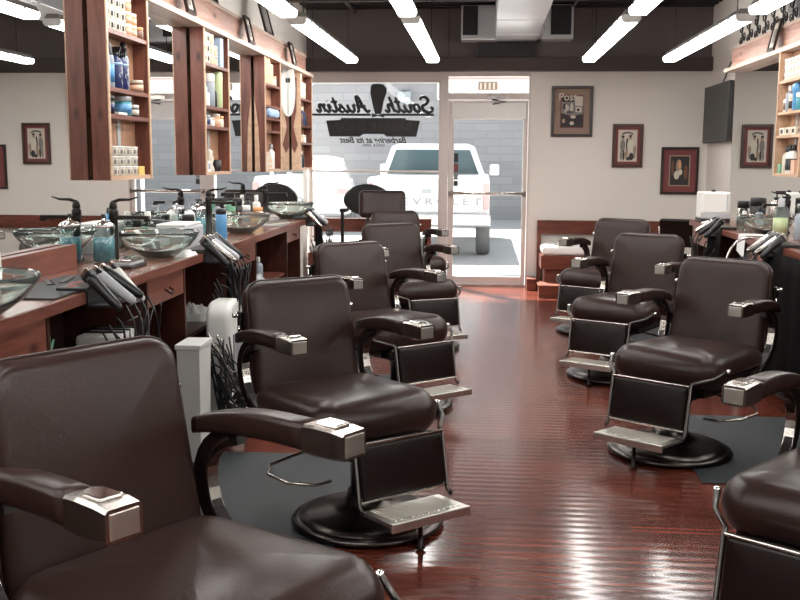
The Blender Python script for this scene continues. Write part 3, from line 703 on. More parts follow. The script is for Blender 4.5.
for y, b_ in ((9.57, 'greyb'), (9.70, 'black')):
    put(p_bottle(.035, .16, b_, 'white'), 'lotion_bottle', -1.80, y, 1.365, '%s bottle with white cap at foot of farthest tower' % ('grey' if b_ == 'greyb' else 'black'), 'bottle', None)
# right tower
xr = 2.215
grid(lambda: p_can(.034, .050, 'cream', 'white', 'ink'), 'tin_can', xr, [7.76, 7.68, 7.60, 7.52, 7.44], 2.04, .052, [3, 3, 3, 3, 3], 'cream tin', 'tin', 'cream tins on the right tower', 'right tower top shelf, counted from the window')
z = 1.811
for y, g_, lb, ct in ((7.77, p_bottle(.028, .13, 'white', 'white', 'brown'), 'white bottle with brown label, window end of right tower middle shelf', 'bottle'),
    (7.70, p_bottle(.033, .19, 'greyb', 'white'), 'grey bottle with white cap on the right tower middle shelf', 'bottle'),
    (7.61, p_jar(.036, .12, 'peach', 'cream', 'ink'), 'peach canister with dark label on the right tower', 'canister'),
    (7.52, G().lathe([(.03, 0), (.036, .01), (.036, .12), (.042, .15), (.042, .18), (.02, .20)], 'blue', 18), 'round blue bottle on the right tower middle shelf', 'bottle'),
    (7.42, p_jar(.04, .12, 'teal', 'white'), 'teal tub with white lid on the right tower', 'tub')):
    put(g_, 'hair_product', xr, y, z, lb, ct, None)
grid(lambda: p_box(.07, .12, .055, 'cream', 'ink'), 'product_box', xr, [7.75, 7.61, 7.47], 1.64, .056, [1, 1, 1], 'cream box', 'box', 'cream boxes on the right tower', 'right tower lower shelf, counted from the window')
z = 1.36
for y, g_, nm, lb, ct in ((7.77, p_box(.07, .075, .07, 'green', None), 'product_box', 'green box standing at window end of right tower bottom shelf', 'box'),
    (7.69, p_bottle(.034, .20, 'cream', 'black'), 'lotion_bottle', 'cream bottle with black cap on right tower bottom shelf', 'bottle'),
    (7.61, p_bottle(.034, .21, 'white', 'black', 'ink'), 'lotion_bottle', 'white bottle with black label, nearer the window, right tower bottom shelf', 'bottle'),
    (7.53, p_bottle(.034, .21, 'white', 'black', 'ink'), 'lotion_bottle', 'white bottle with black label, second from the window, right tower bottom shelf', 'bottle'),
    (7.44, p_box(.07, .08, .10, 'peach', None), 'product_box', 'peach box on the right tower bottom shelf', 'box')):
    put(g_, nm, xr, y, z, lb, ct, None)

# ---- framed pictures standing on the ledges
def small_frame(name, label, loc, w_, h, rz, tilt, pic='paper', fr='frame', grp=None):
    t = thing(name, label, 'picture frame', loc, rz, grp)
    T = TR(0, 0, 0, tilt, 0, 0)
    g = G(); b_ = .022
    g.box(-w_ / 2, w_ / 2, -.018, 0, 0, b_, fr, T).box(-w_ / 2, w_ / 2, -.018, 0, h - b_, h, fr, T).box(-w_ / 2, -w_ / 2 + b_, -.018, 0, b_, h - b_, fr, T).box(w_ / 2 - b_, w_ / 2, -.018, 0, b_, h - b_, fr, T)
    g.build('frame', t)
    G().box(-w_ / 2 + b_, w_ / 2 - b_, -.009, -.004, b_, h - b_, pic, T).box(-w_ * .2, w_ * .2, -.0105, -.009, h * .25, h * .7, 'inkmid', T).build('picture', t)
    return t
for y, nm in ((5.92, 'nearest'), (7.45, 'middle'), (9.12, 'farthest')):
    small_frame('photo_frame', '%s small dark photo frame leaning on the lower left ledge' % nm, (-1.748, y, 2.287), .17, .20, PI / 2, -.22, grp='small frames on the left ledge')
for y, nm, s_ in ((6.75, 'nearer', 1.), (8.55, 'farther', 1.)):
    small_frame('photo_frame', '%s large dark frame leaning above the left ledge near the wall' % nm, (-1.85, y, 2.477), .30, .42, PI / 2, -.25, 'inkmid', grp='large frames on the upper left ledge')
small_frame('photo_frame', 'small dark photo frame leaning on the right ledge above the mirror', (2.168, 8.1, 2.287), .18, .24, -PI / 2, -.22)
# curled ironwork row on the right upper ledge
ti = thing('iron_scrollwork', 'row of curly wrought iron scrolls standing on the right upper ledge', 'ornament', (0, 0, 0))
def spiral(cx, cz, r, a0, turns, n=20): return [(2.33, cx + r * (1 - .75 * k / n) * math.cos(a0 + turns * 2 * PI * k / n), cz + r * (1 - .75 * k / n) * math.sin(a0 + turns * 2 * PI * k / n)) for k in range(n + 1)]
g = G().tube([(2.33, 6.9, 2.483), (2.33, 9.95, 2.483)], .008, 'iron', 6)
g.build('base_rail', ti)
for k in range(11):
    y = 7.1 + k * .26; g = G()
    g.tube([(2.33, y, 2.48), (2.33, y + .02, 2.62), (2.33, y - .02, 2.72)], .007, 'iron', 6)
    g.tube(spiral(y + .055, 2.66, .055, PI, -1.3), .006, 'iron', 6).tube(spiral(y - .06, 2.57, .05, 0, 1.2), .006, 'iron', 6).tube(spiral(y + .07, 2.545, .04, PI, -1.2), .005, 'iron', 6)
    g.build('scroll', ti)
# conduit pipes and box high on the right wall
g = G().tube([(XR - .03, 8.3, 2.45), (XR - .03, 8.3, 3.1)], .02, 'ltgrey').tube([(XR - .03, 8.7, 2.48), (XR - .03, 8.7, 2.9), (XR - .03, 8.3, 3.0)], .015, 'ltgrey').box(XR - .08, XR - .005, 8.2, 8.42, 2.62, 2.85, 'grey')
tag(g.build('electrical_conduit'), 'grey conduit pipes and junction box high on the right wall', 'conduit')
# surfboard hanging on the farthest tower
sb = thing('mini_surfboard', 'small white surfboard hanging upright before the farthest left tower', 'surfboard', (-1.80, 9.10, 2.07))
pts = []
for k in range(24):
    a = 2 * PI * k / 24; pts.append((.065 * math.copysign(abs(math.sin(a)) ** .8, math.sin(a)), .24 * -math.cos(a)))
G().prism(pts, -.008, .008, 'white', TR(0, 0, 0, PI / 2)).build('board', sb)
G().tube([(0, -.011, -.23), (0, -.011, .23)], .002, 'ltgrey', 5).box(-.02, .02, -.0115, -.009, .06, .10, 'black').build('stringer', sb)
G().tube([(0, 0, .23), (-.01, 0, .195 + .08)], .002, 'steel', 5).build('hanging_wire', sb)

# ================================================================== TV
t = thing('television', 'black flat television mounted high on the right wall near the corner', 'television', (2.40, 10.85, 1.94))
G().cbox(-.035, .015, -.56, .56, -.30, .30, 'black', .006).build('bezel', t)
G().box(-.0365, -.035, -.54, .54, -.275, .285, 'tv').build('screen', t)
G().box(.015, .04, -.1, .1, -.12, .12, 'iron').build('wall_mount', t)
G().tube([(.02, .0, .3), (.03, -.1, .36), (.035, -.3, .50)], .006, 'black', 6).build('power_cord', t)

# ================================================================== FRAMED PICTURES ON THE DOOR WALL
def wall_pic(label, x0, x1, z0, z1, fr, matm, mw, art, fw=.035):
    t = thing('framed_picture', label, 'picture', ((x0 + x1) / 2, D, (z0 + z1) / 2), 0, 'framed pictures on the door wall')
    w_, h = (x1 - x0) / 2, (z1 - z0) / 2; g = G()
    g.cbox(-w_, w_, -.03, -.002, h - fw, h, fr, .004).cbox(-w_, w_, -.03, -.002, -h, -h + fw, fr, .004).cbox(-w_, -w_ + fw, -.03, -.002, -h + fw, h - fw, fr, .004).cbox(w_ - fw, w_, -.03, -.002, -h + fw, h - fw, fr, .004)
    g.build('frame', t)
    G().box(-w_ + fw, w_ - fw, -.012, -.004, -h + fw, h - fw, matm).build('mat_board', t)
    a, b_ = w_ - fw - mw, h - fw - mw
    art(a, b_).build('print', t)
    return t, a, b_
def blob(cx, cz, rx, rz, n=12): return [(cx + rx * math.cos(2 * PI * k / n), cz + rz * math.sin(2 * PI * k / n)) for k in range(n)]
AT = TR(0, 0, 0, PI / 2)
def art1(a, b_):
    g = G().box(-a - .008, a + .008, -.0135, -.012, -b_ - .008, b_ + .008, 'matred').box(-a, a, -.0145, -.0135, -b_, b_, 'inkmid')
    y = .0155
    g.prism([(-a, -b_), (a, -b_), (a, -b_ * .15), (.0, -b_ * .3), (-a, -b_ * .1)], .0145, y, 'ink', AT)
    g.prism([(-a * .95, b_ * .62), (a * .15, b_ * .62), (a * .15, b_ * .95), (-a * .95, b_ * .95)], .0145, y, 'ink', AT)
    g.prism([(a * .25, b_ * .35), (a * .95, b_ * .35), (a * .95, b_ * .95), (a * .25, b_ * .95)], .0145, y, 'paper', AT)
    g.prism([(a * .3, -b_ * .05), (a * .85, -b_ * .05), (a * .85, b_ * .28), (a * .3, b_ * .28)], .0145, y, 'paper', AT)
    for cx, cz, rx, rz, m in ((-.5, .15, .2, .3, 'paper'), (-.05, .2, .14, .35, 'paper'), (-.7, .3, .12, .2, 'ink'), (.1, -.35, .25, .1, 'paper'), (.0, -.75, .2, .12, 'paper'), (-.75, -.6, .15, .15, 'inksep'), (.55, .1, .12, .1, 'ink'), (-.25, -.05, .3, .1, 'inkmid')):
        g.prism(blob(cx * a, cz * b_, rx * a, rz * b_), .0155, .0163, m, AT)
    return g
t1, a, b_ = wall_pic('largest framed black and white magazine cover picture, just right of the door', .712, 1.171, 1.708, 2.269, 'frame', 'mattan', .075, art1, .032)
text_mesh('Post', .115, 'paper', 'title_lettering', t1, (-a * .42, -.0165, b_ * .70), bold=.002, depth=.0006)
def art2(a, b_):
    g = G().box(-a, a, -.0145, -.0125, -b_, b_, 'paper'); y0, y1 = .0145, .0152
    for cx, cz, rx, rz, m in ((-.52, .0, .27, .42, 'inkmid'), (-.50, .45, .15, .13, 'inksep'), (-.66, -.62, .12, .32, 'inkmid'), (-.40, -.62, .12, .32, 'ink'), (-.52, .58, .17, .08, 'ink'), (-.05, .05, .12, .45, 'ink'), (-.1, -.55, .16, .35, 'inksep'), (.32, .02, .36, .45, 'cream'), (.28, .50, .16, .13, 'inksep'), (.28, .62, .17, .07, 'ink'), (.76, -.25, .18, .28, 'inksep'), (.42, -.68, .26, .24, 'ink'), (.1, -.82, .18, .12, 'ink'), (.74, -.60, .10, .22, 'inkmid')):
        g.prism(blob(cx * a, cz * b_, rx * a, rz * b_), y0, y1, m, AT); y0, y1 = y0 + .0002, y1 + .0002
    pts = [(-.6 + .06 * k, .72 + .12 * math.sin(k * .16) + .05 * math.sin(k * 1.9)) for k in range(20)]
    g.tube([(p_[0] * a, -.0155, p_[1] * b_) for p_ in pts], .006, 'ink', 5)
    return g
wall_pic('middle framed sepia print of two men under a scroll title, maroon mat', 1.396, 1.735, 1.372, 1.852, 'frame_b', 'matred', .03, art2, .035)
def art3(a, b_):
    g = G().box(-a - .012, a + .012, -.0135, -.012, -b_ - .012, b_ + .012, 'inksep').box(-a, a, -.0145, -.0135, -b_, b_, 'ink'); y0 = .0145
    for cx, cz, rx, rz, m in ((-.1, .3, .3, .5, 'inksep'), (.0, .45, .14, .3, 'orange'), (-.3, -.3, .3, .3, 'paper'), (.1, -.1, .2, .2, 'cream'), (.65, -.1, .2, .5, 'brown'), (-.75, .2, .15, .5, 'brown')):
        g.prism(blob(cx * a, cz * b_, rx * a, rz * b_), y0, y0 + .0008, m, AT); y0 += .0002
    return g
wall_pic('right-hand framed dark painting print with wide maroon mat near the corner', 1.941, 2.353, 1.076, 1.60, 'frame', 'matred', .075, art3, .028)

# ================================================================== BENCHES ON THE DOOR WALL
def bench(x0, x1, label, yb=D - .02, xs=None):
    xs = xs or x1
    t = thing('waiting_bench', label, 'bench', (0, 0, 0), 0, 'wooden waiting benches')
    G().cbox(x0, x1, yb - .05, yb, .62, .775, 'wood_x', .004).build('back_board', t)
    G().cbox(x0, x0 + .045, yb - .05, yb, 0, .62, 'wood_z', .003).build('post', t)
    G().cbox(x1 - .045, x1, yb - .05, yb, 0, .62, 'wood_z', .003).build('post', t)
    G().cbox(x0 + .02, xs, yb - .55, yb - .05, .27, .42, 'wood_x', .004).build('seat_box', t)
    G().cbox(x0 + .06, xs, yb - .50, yb - .05, .11, .27, 'wood_x', .004).build('lower_box', t)
    G().cbox(x0 + .02, xs, yb - .53, yb - .05, 0, .11, 'wood_x', .004).build('plinth', t)
    n = max(1, round((xs - x0) / .62)); ww = (xs - x0 - .03) / n
    for k in range(n):
        G().pillow(ww - .01, .50, .11, .04, .04, 'cushion_w', .01, T=TR(x0 + .025 + ww * (k + .5), yb - .30, .475)).build('cushion', t)
    return t
bench(.585, 2.36, 'wooden waiting bench with one white cushion right of the door', xs=1.10)
bench(-1.98, -.62, 'short wooden waiting bench with white cushion under the shop window', xs=-1.62)
t = thing('step_block', 'small low red wood step box standing before the right bench', 'step', (0, 0, 0))
G().cbox(.575, .88, 10.62, 10.90, 0, .115, 'wood_x', .004).build('box_body', t)
G().cbox(.565, .89, 10.61, 10.90, .115, .135, 'wood_y', .004).build('tread', t)

# ================================================================== BARBER CHAIRS
def bez(p0, p1, p2, p3, n=10):
    o = []
    for k in range(n + 1):
        t = k / n; o.append(tuple((1 - t) ** 3 * a + 3 * (1 - t) ** 2 * t * b + 3 * (1 - t) * t * t * c + t ** 3 * d for a, b, c, d in zip(p0, p1, p2, p3)))
    return o
def make_chair(label, lever=1):
    t = thing('barber_chair', label, 'barber chair', (0, 0, 0), 0, 'brown leather barber chairs')
    BY = -.27
    def ty(pts): return [(p[0], p[1] + BY, p[2]) for p in pts]
    # base disc
    G().lathe([(.0, 0), (.285, 0), (.289, .010), (.275, .034), (.235, .050), (.15, .066), (.10, .085), (.085, .11), (.08, .13)], 'darksteel', 44, T=TR(0, BY, 0)).build('base', t)
    G().lathe([(.286, .001), (.303, .004), (.307, .012), (.301, .022), (.282, .030)], 'darksteel', 44, T=TR(0, BY, 0)).build('base_rim', t)
    G().lathe([(.07, .08), (.07, .26), (.085, .27), (.085, .30)], 'steel', 24, T=TR(0, BY, 0)).build('pump_column', t)
    G().cbox(-.17, .17, -.40, .10, .30, .365, 'iron', .01).box(-.22, -.18, -.37, .10, .32, .365, 'darksteel').box(.18, .22, -.37, .10, .32, .365, 'darksteel').build('seat_carriage', t)
    # seat cushion: full front roll, slight saddle
    def sd(p):
        yn = (p.y + .32) / .64                     # 0 front .. 1 back
        k = 1 - min(1, abs(p.x) / .31) ** 2
        if p.z > 0: p.z += .020 * math.exp(-((yn - .24) / .20) ** 2) * (.4 + .6 * k) - .012 * (1 - k) - .012 * max(0, yn - .6)
        if p.y < -.1: p.y -= .035 * k
        return p
    seat = G().pillow(.60, .61, .172, .11, .082, 'leather', .022, deform=sd, T=TR(0, -.085, .434)).build('seat', t)
    def rr(w_, d, R, n=6):
        o = []
        for cxs, cys, a0 in ((1, 1, 0), (-1, 1, 90), (-1, -1, 180), (1, -1, 270)):
            for k in range(n): q = math.radians(a0 + 90 * k / (n - 1)); o.append(((w_ / 2 - R) * cxs + R * math.cos(q), (d / 2 - R) * cys + R * math.sin(q)))
        return o
    # backrest
    tb = TR(0, .262, .655, PI / 2 - .18, 0, 0)
    def bd(p):
        f = (p.y + .27) / .54; p.x *= 1.03 - .05 * f
        p.z -= .018 * math.cos(p.x / .25 * PI / 2)
        if p.z > 0: p.z += .0035 * math.exp(-((p.y - .17) / .05) ** 2) * math.cos(p.x * 75) * math.exp(-(p.x / .12) ** 2)
        return p
    back = G().pillow(.510, .55, .110, .075, .040, 'leather', .020, .006, deform=bd, T=tb).build('backrest', t)
    G().tube([tb @ bd(Vector((x, y, .020))) for x, y in rr(.512, .552, .075)], .004, 'leather', 6, closed=True).build('piping', back)
    for s_ in (-1, 1):
        h = G().cbox(s_ * .262 - .010, s_ * .262 + .010, .305, .335, .72, .80, 'darksteel', .004)
        h.tube([(s_ * .262, .32, .785), (s_ * .285, .32, .785)], .006, 'chrome', 8).lathe([(.0, -.010), (.011, -.007), (.011, .007), (0, .010)], 'chrome', 12, T=TR(s_ * .290, .32, .785, 0, PI / 2, 0))
        h.tube([(s_ * .270, .31, .74), (s_ * .280, .305, .715)], .005, 'chrome', 8)
        h.build('headrest_bracket', t)
    for s_ in (-1, 1):
        x = s_ * .300
        path = bez((x, .25, .700), (x, .16, .728), (x, .04, .745), (x, -.14, .737), 10)
        vs = []; fs = []; NS = 12
        for i, (px, py, pz) in enumerate(path):
            f = i / 10; ww = .024 + .012 * min(1, f * 1.8); hh = .022 + .010 * min(1, f * 1.5)
            for k in range(NS):
                a = 2 * PI * (k + .5) / NS; c_, s2 = math.cos(a), math.sin(a)
                vs.append((px + ww * math.copysign(abs(c_) ** .38, c_), py, pz + hh * math.copysign(abs(s2) ** .42, s2)))
        for i in range(10):
            for k in range(NS): fs.append((i * NS + k, i * NS + (k + 1) % NS, (i + 1) * NS + (k + 1) % NS, (i + 1) * NS + k))
        fs += [list(range(NS)), [10 * NS + k for k in range(NS)]]
        arm = G().add(vs, fs, 'leather', True).build('armrest', t)
        cap = G(); cv = []; cf = []
        for yy, hw, za, zb in [(-.135, .0365, .704, .770), (-.17, .038, .703, .773), (-.225, .039, .704, .772), (-.258, .0385, .707, .768)]:
            c2 = .006
            cv += [(x - hw, yy, za + c2), (x - hw, yy, zb - c2), (x - hw + c2, yy, zb), (x + hw - c2, yy, zb), (x + hw, yy, zb - c2), (x + hw, yy, za + c2), (x + hw - c2, yy, za), (x - hw + c2, yy, za)]
        for i in range(3):
            for k in range(8): cf.append((i * 8 + k, i * 8 + (k + 1) % 8, (i + 1) * 8 + (k + 1) % 8, (i + 1) * 8 + k))
        cf += [list(range(8)), [24 + k for k in range(8)]]
        cap.add(cv, cf, 'steel')
        cap.build('arm_cap', arm)
        G().cbox(x - .024, x + .024, -.225, -.165, .772, .779, 'chrome', .003).build('ashtray_lid', arm)
        G().cbox(x - .030, x + .030, -.2605, -.257, .714, .760, 'alu', .001).build('cap_plate', arm)
        pth = bez((x, .10, .700), (x, .30, .66), (x, .27, .44), (x * .97, .00, .375), 14)
        G().tube(pth, .0, 'leather_dk', flat=(.030, .050, (1, 0, 0))).build('arm_bracket', t)
        p2 = [(q[0], q[1] - .026 * (1 - abs(i / 14 - .5)), q[2]) for i, q in enumerate(pth)]
        G().tube(p2[1:-1], .0, 'steel', flat=(.034, .008, (1, 0, 0))).build('bracket_trim', t)
        sx = s_ * .205
        G().tube([(s_ * .305, -.33, .455), (s_ * .275, -.40, .425), (sx, -.475, .405), (sx, -.487, .39), (sx, -.525, .17), (sx, -.55, .150)], .009, 'darksteel', 8).lathe([(0, -.012), (.013, -.009), (.013, .009), (0, .012)], 'chrome', 10, T=TR(s_ * .308, -.32, .455, 0, PI / 2, 0)).build('footrest_rod', t)
    lp = TR(0, -.505, .290, PI / 2 - .16, 0, 0)
    leg = G().pillow(.385, .205, .030, .015, .013, 'leather_dk', .006, T=lp).build('leg_panel', t)
    for z_ in (-.106, .106): G().cbox(-.2, .2, z_ - .0045, z_ + .0045, -.013, .016, 'steel', .003, T=lp).build('panel_trim', leg)
    fr2 = TR(0, -.60, .138, -.05, 0, 0)
    g = G().cbox(-.180, .180, -.10, .10, -.008, .008, 'alu', .004, T=fr2)
    for k in range(9): g.box(-.15, .15, -.05 + k * .016, -.045 + k * .016, .008, .0105, 'alu', T=fr2)
    g.cbox(-.180, .180, -.104, -.090, -.026, .010, 'alu', .004, T=fr2)
    foot = g.build('footrest', t)
    gk = G()
    for k in range(13): gk.lathe([(.006, 0), (.005, .003), (0, .004)], 'chrome', 8, T=fr2 @ TR(-.144 + .024 * k, -.075, .008))
    gk.build('raised_studs', foot)
    G().lathe([(.010, .05), (.009, .13)], 'iron', 10, T=TR(0, -.63, 0)).lathe([(.018, 0), (.020, .006), (.011, .014), (.009, .05)], 'iron', 14, T=TR(0, -.63, 0)).build('footrest_peg', t)
    x = lever
    lv = [(x * .08, .02, .29), (x * .22, 0, .28), (x * .38, -.04, .27), (x * .42, -.10, .255), (x * .38, -.18, .235), (x * .27, -.20, .21), (x * .18, -.16, .20)]
    G().tube([(p[0], p[1] - .12, p[2]) for p in lv], .0065, 'steel', 8).build('hand_lever', t)
    return t
def Rz(d): return math.radians(d)
CH_L = [((-.70, 2.11), 57, 'nearest barber chair at lower left, filling the foreground corner'),
        ((-.628, 4.06), 40, 'second barber chair in the left row, aluminium footrest toward the aisle'),
        ((-.658, 6.00), 41, 'third barber chair in the left row'),
        ((-.626, 7.90), 30, 'fourth barber chair in the left row'),
        ((-.775, 9.75), 27, 'fifth barber chair in the left row, in front of the window')]
CH_R = [((1.154, 3.06), -38, 'barber chair cut off at the lower right corner of the picture'),
        ((1.10, 5.19), -37, 'barber chair in the right row with creased headrest area, beside the black cape'),
        ((1.01, 6.98), -31, 'middle barber chair of the right row'),
        ((1.06, 8.78), -31, 'farthest barber chair in the right row, before the bench')]
cL = make_chair('x', -1); cR = make_chair('x', 1)
for lst, src in ((CH_L, cL), (CH_R, cR)):
    for i, ((x, y), a, lab) in enumerate(lst):
        o = src if i == 0 else dup(src)
        o.location = (x, y, .0065); o.rotation_euler = (0, 0, Rz(a)); o['label'] = lab
        o.scale = (1.07,) * 3 if lst is CH_L and i == 0 else (1, 1, 1)
# floor mats
for x0, x1, y, nm in ((-1.42, -.55, 2.45, 'under the nearest left barber chair'), (-1.42, -.55, 4.12, 'under the second left barber chair'), (-1.42, -.55, 6.0, 'under the third left barber chair'), (-1.42, -.55, 7.85, 'under the fourth left barber chair'), (-1.42, -.62, 9.75, 'under the fifth left barber chair'),
                      (1.0, 1.78, 3.15, 'under the near right barber chair'), (1.0, 1.78, 5.10, 'under the right barber chair with the creased back'), (1.0, 1.78, 6.95, 'under the middle right barber chair'), (1.0, 1.78, 8.7, 'under the farthest right barber chair')):
    tag(G().cbox(x0, x1, y - .62, y + .62, .0005, .006, 'mat', .002).build('floor_mat'), 'dark grey rubber mat ' + nm, 'mat', 'grey anti-fatigue mats')
# chairs beyond the left row, by the window
t = thing('reclined_chair', 'low-backed brown leather chair behind the left row, by the window', 'chair', (-1.10, 10.62, 0), .1)
G().pillow(.50, .30, .12, .05, .05, 'leather', .01, T=TR(0, .08, .97, PI / 2 - .35)).build('backrest', t)
G().pillow(.5, .42, .12, .06, .05, 'leather', .01, T=TR(0, -.12, .47)).build('seat', t)
for s_ in (-1, 1): G().tube([(s_ * .15, .05, .9), (s_ * .15, .08, .6), (s_ * .15, .05, .43)], .014, 'iron').build('back_post', t)
G().lathe([(.24, 0), (.24, .02), (.05, .04), (.035, .06), (.035, .42)], 'steel', 24).build('pedestal', t)
t = thing('styling_chair', 'chair with large black oval back standing before the shop window', 'chair', (-1.36, 11.16, 0), .0)
G().lathe([(0, -.02), (.24, -.022), (.265, -.01), (.265, .01), (.24, .022), (0, .02)], 'blackm', 32, T=TR(.03, .03, 1.0, PI / 2 - .15, 0, 0) @ Matrix.Diagonal((1.0, .66, 1, 1))).build('oval_back', t)
G().cbox(-.23, .22, -.26, -.02, .42, .50, 'blackm', .02).build('seat', t)
for x, y in ((-.21, -.24), (.2, -.24), (-.21, -.02), (.2, -.02)): G().cbox(x - .018, x + .018, y - .018, y + .018, 0, .88 if x < 0 and y < -.1 else .43, 'iron', .003).build('leg', t)
G().cbox(-.24, -.17, -.26, .02, .87, .91, 'blackm', .008).build('armrest', t)
G().tube([(.03, .02, .88), (.03, -.02, .48)], .014, 'iron').build('back_post', t)
# small dark folding chair near the right wall corner
t = thing('folding_chair', 'small dark chair with thin metal legs against the right wall behind the chairs', 'chair', (1.97, 10.25, 0), 2.7)
G().pillow(.36, .30, .04, .04, .018, 'leather_dk', 0, T=TR(0, .17, .74, PI / 2 - .35)).build('backrest', t)
G().pillow(.38, .36, .05, .04, .02, 'leather_dk', 0, T=TR(0, -.03, .44)).build('seat', t)
for s_ in (-1, 1):
    G().tube([(s_ * .18, .20, .80), (s_ * .18, .0, .42), (s_ * .18, -.2, .012)], .011, 'steel').build('leg', t)
    G().tube([(s_ * .165, -.12, .42), (s_ * .165, .20, .012)], .011, 'steel').build('leg', t)

# ================================================================== COUNTERS
def counter(sx, xf, xm, y0, y1, top, drawers, label):
    """sx=+1: left wall counter (front faces +x)."""
    t = thing('work_counter', label, 'counter', (0, 0, 0))
    a, b_ = min(xf, xm), max(xf, xm)
    G().box(a, b_, y0, y1, top - .035, top, 'top').build('counter_top', t)
    e0, e1 = xf, xf + sx * .008
    G().box(min(e0, e1), max(e0, e1), y0, y1, top - .042, top - .002, 'wood_y').build('front_edging', t)
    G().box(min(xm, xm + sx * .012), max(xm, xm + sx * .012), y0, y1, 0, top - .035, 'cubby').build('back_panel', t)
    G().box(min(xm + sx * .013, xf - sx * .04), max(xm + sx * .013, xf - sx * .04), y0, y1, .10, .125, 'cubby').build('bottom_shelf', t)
    for (d0, d1, zb) in drawers:
        xi = xf - sx * .012
        dd = G().box(min(xi, xi - sx * .02), max(xi, xi - sx * .02), d0 + .006, d1 - .006, zb, top - .046, 'wood_y').build('drawer', t)
        yc = (d0 + d1) / 2; zc = zb + .055
        G().tube([(xi, yc - .035, zc), (xi + sx * .02, yc - .032, zc - .012), (xi + sx * .022, yc, zc - .026), (xi + sx * .02, yc + .032, zc - .012), (xi, yc + .035, zc)], .0045, 'iron', 6).build('pull', dd)
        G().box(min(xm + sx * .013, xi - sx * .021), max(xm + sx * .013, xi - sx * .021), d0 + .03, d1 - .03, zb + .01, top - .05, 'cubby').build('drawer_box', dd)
        for y in (d0 - .02, d1):
            G().box(min(xm + sx * .013, xf - sx * .01), max(xm + sx * .013, xf - sx * .01), y, y + .02, 0, top - .036, 'wood_shaded').build('divider', t)
    return t
LT = .967; LX = -1.452
counter(1, LX, ML, .9, 8.30, LT, [(2.62, 3.2, .74), (4.22, 4.74, .80), (5.74, 6.27, .81), (7.30, 7.80, .83)], 'long red wood work counter with drawers along the left wall')
RT = .93; RX = 1.81
counter(-1, RX, MR, .9, 9.08, RT, [(2.9, 3.5, .74), (4.5, 5.05, .78), (6.55, 7.12, .74), (8.36, 9.0, .74)], 'long red wood work counter with drawers along the right wall')
# tiled backsplash ledge board on left, leaning plank
tag(G().box(-1.845, -1.80, 2.2, 4.27, LT + .001, 1.072, 'wood_y').build('backsplash_board'), 'red wooden upstand board along the mirror behind the nearest sink', 'board')

# ================================================================== SINKS AND FAUCETS
def make_bowl():
    pr = [(.0, .0), (.07, .0), (.09, .012), (.15, .055), (.190, .105), (.200, .128), (.196, .132), (.190, .126), (.182, .105), (.142, .062), (.085, .022), (0, .014)]
    t = thing('glass_sink', 'x', 'sink')
    G().lathe(pr, 'bowlglass', 48).build('bowl', t)
    G().lathe([(0, .0145), (.022, .0145), (.024, .018), (.018, .020), (0, .019)], 'chrome', 16).build('drain', t)
    return t
def make_faucet(sx):
    t = thing('tall_faucet', 'x', 'faucet')
    G().lathe([(.030, 0), (.030, .008), (.020, .014), (.019, .21), (.023, .215), (.023, .235), (.016, .245)], 'iron', 20).build('body', t)
    G().cbox(-.02 * sx if sx > 0 else -.175, .175 if sx > 0 else .02, -.018, .018, .195, .213, 'iron', .004).cbox(sx * .165 - .014, sx * .165 + .014, -.018, .018, .183, .200, 'iron', .003).build('spout', t)
    G().lathe([(.012, .24), (.020, .25), (.016, .272), (.010, .28)], 'iron', 14).tube([(-.005 * sx, 0, .275), (sx * .03, 0, .287), (sx * .08, 0, .288), (sx * .12, 0, .300)], [.008, .008, .006, .003], 'iron', 8).build('lever_handle', t)
    return t
bowl = make_bowl(); fct = make_faucet(1); fctR = make_faucet(-1)
SY = [3.0, 4.77, 6.42, 8.07]
names = ['nearest left', 'second left', 'third left', 'farthest left']
for i, y in enumerate(SY):
    o = bowl if i == 0 else dup(bowl)
    o.location = (-1.595 + (.04 if i == 0 else 0), y - (.10 if i == 0 else 0), LT); o['label'] = 'clear glass vessel sink on the left counter, %s' % ['nearest the camera', 'beside the first dark faucet', 'beside the blue bottle', 'farthest toward the window'][i]; o['group'] = 'glass vessel sinks'
    f_ = fct if i == 0 else dup(fct)
    f_.location = (-1.765, y - .135 if i else y + .0, LT); 
    if i == 0: f_.location = (-1.80 + .03, 2.8, LT)
    f_['label'] = 'tall dark bronze lever faucet by the %s glass sink' % names[i]; f_['group'] = 'dark bronze faucets'
fct.location = (-1.77, 2.76, LT)
for i, y in enumerate([4.6, 7.40]):
    o = dup(bowl); o.location = (2.02, y, RT); o['label'] = 'clear glass vessel sink on the right counter, %s' % ['hidden beyond the right chairs', 'below the right shelf tower'][i]; o['group'] = 'glass vessel sinks'
    f_ = fctR if i == 0 else dup(fctR); f_.location = (2.19, y + .13, RT); f_['label'] = 'tall dark bronze lever faucet on the right counter %s' % ['near the lower right chair', 'below the right shelf tower']['nf'.index('n') if i == 0 else 1]; f_['group'] = 'dark bronze faucets'

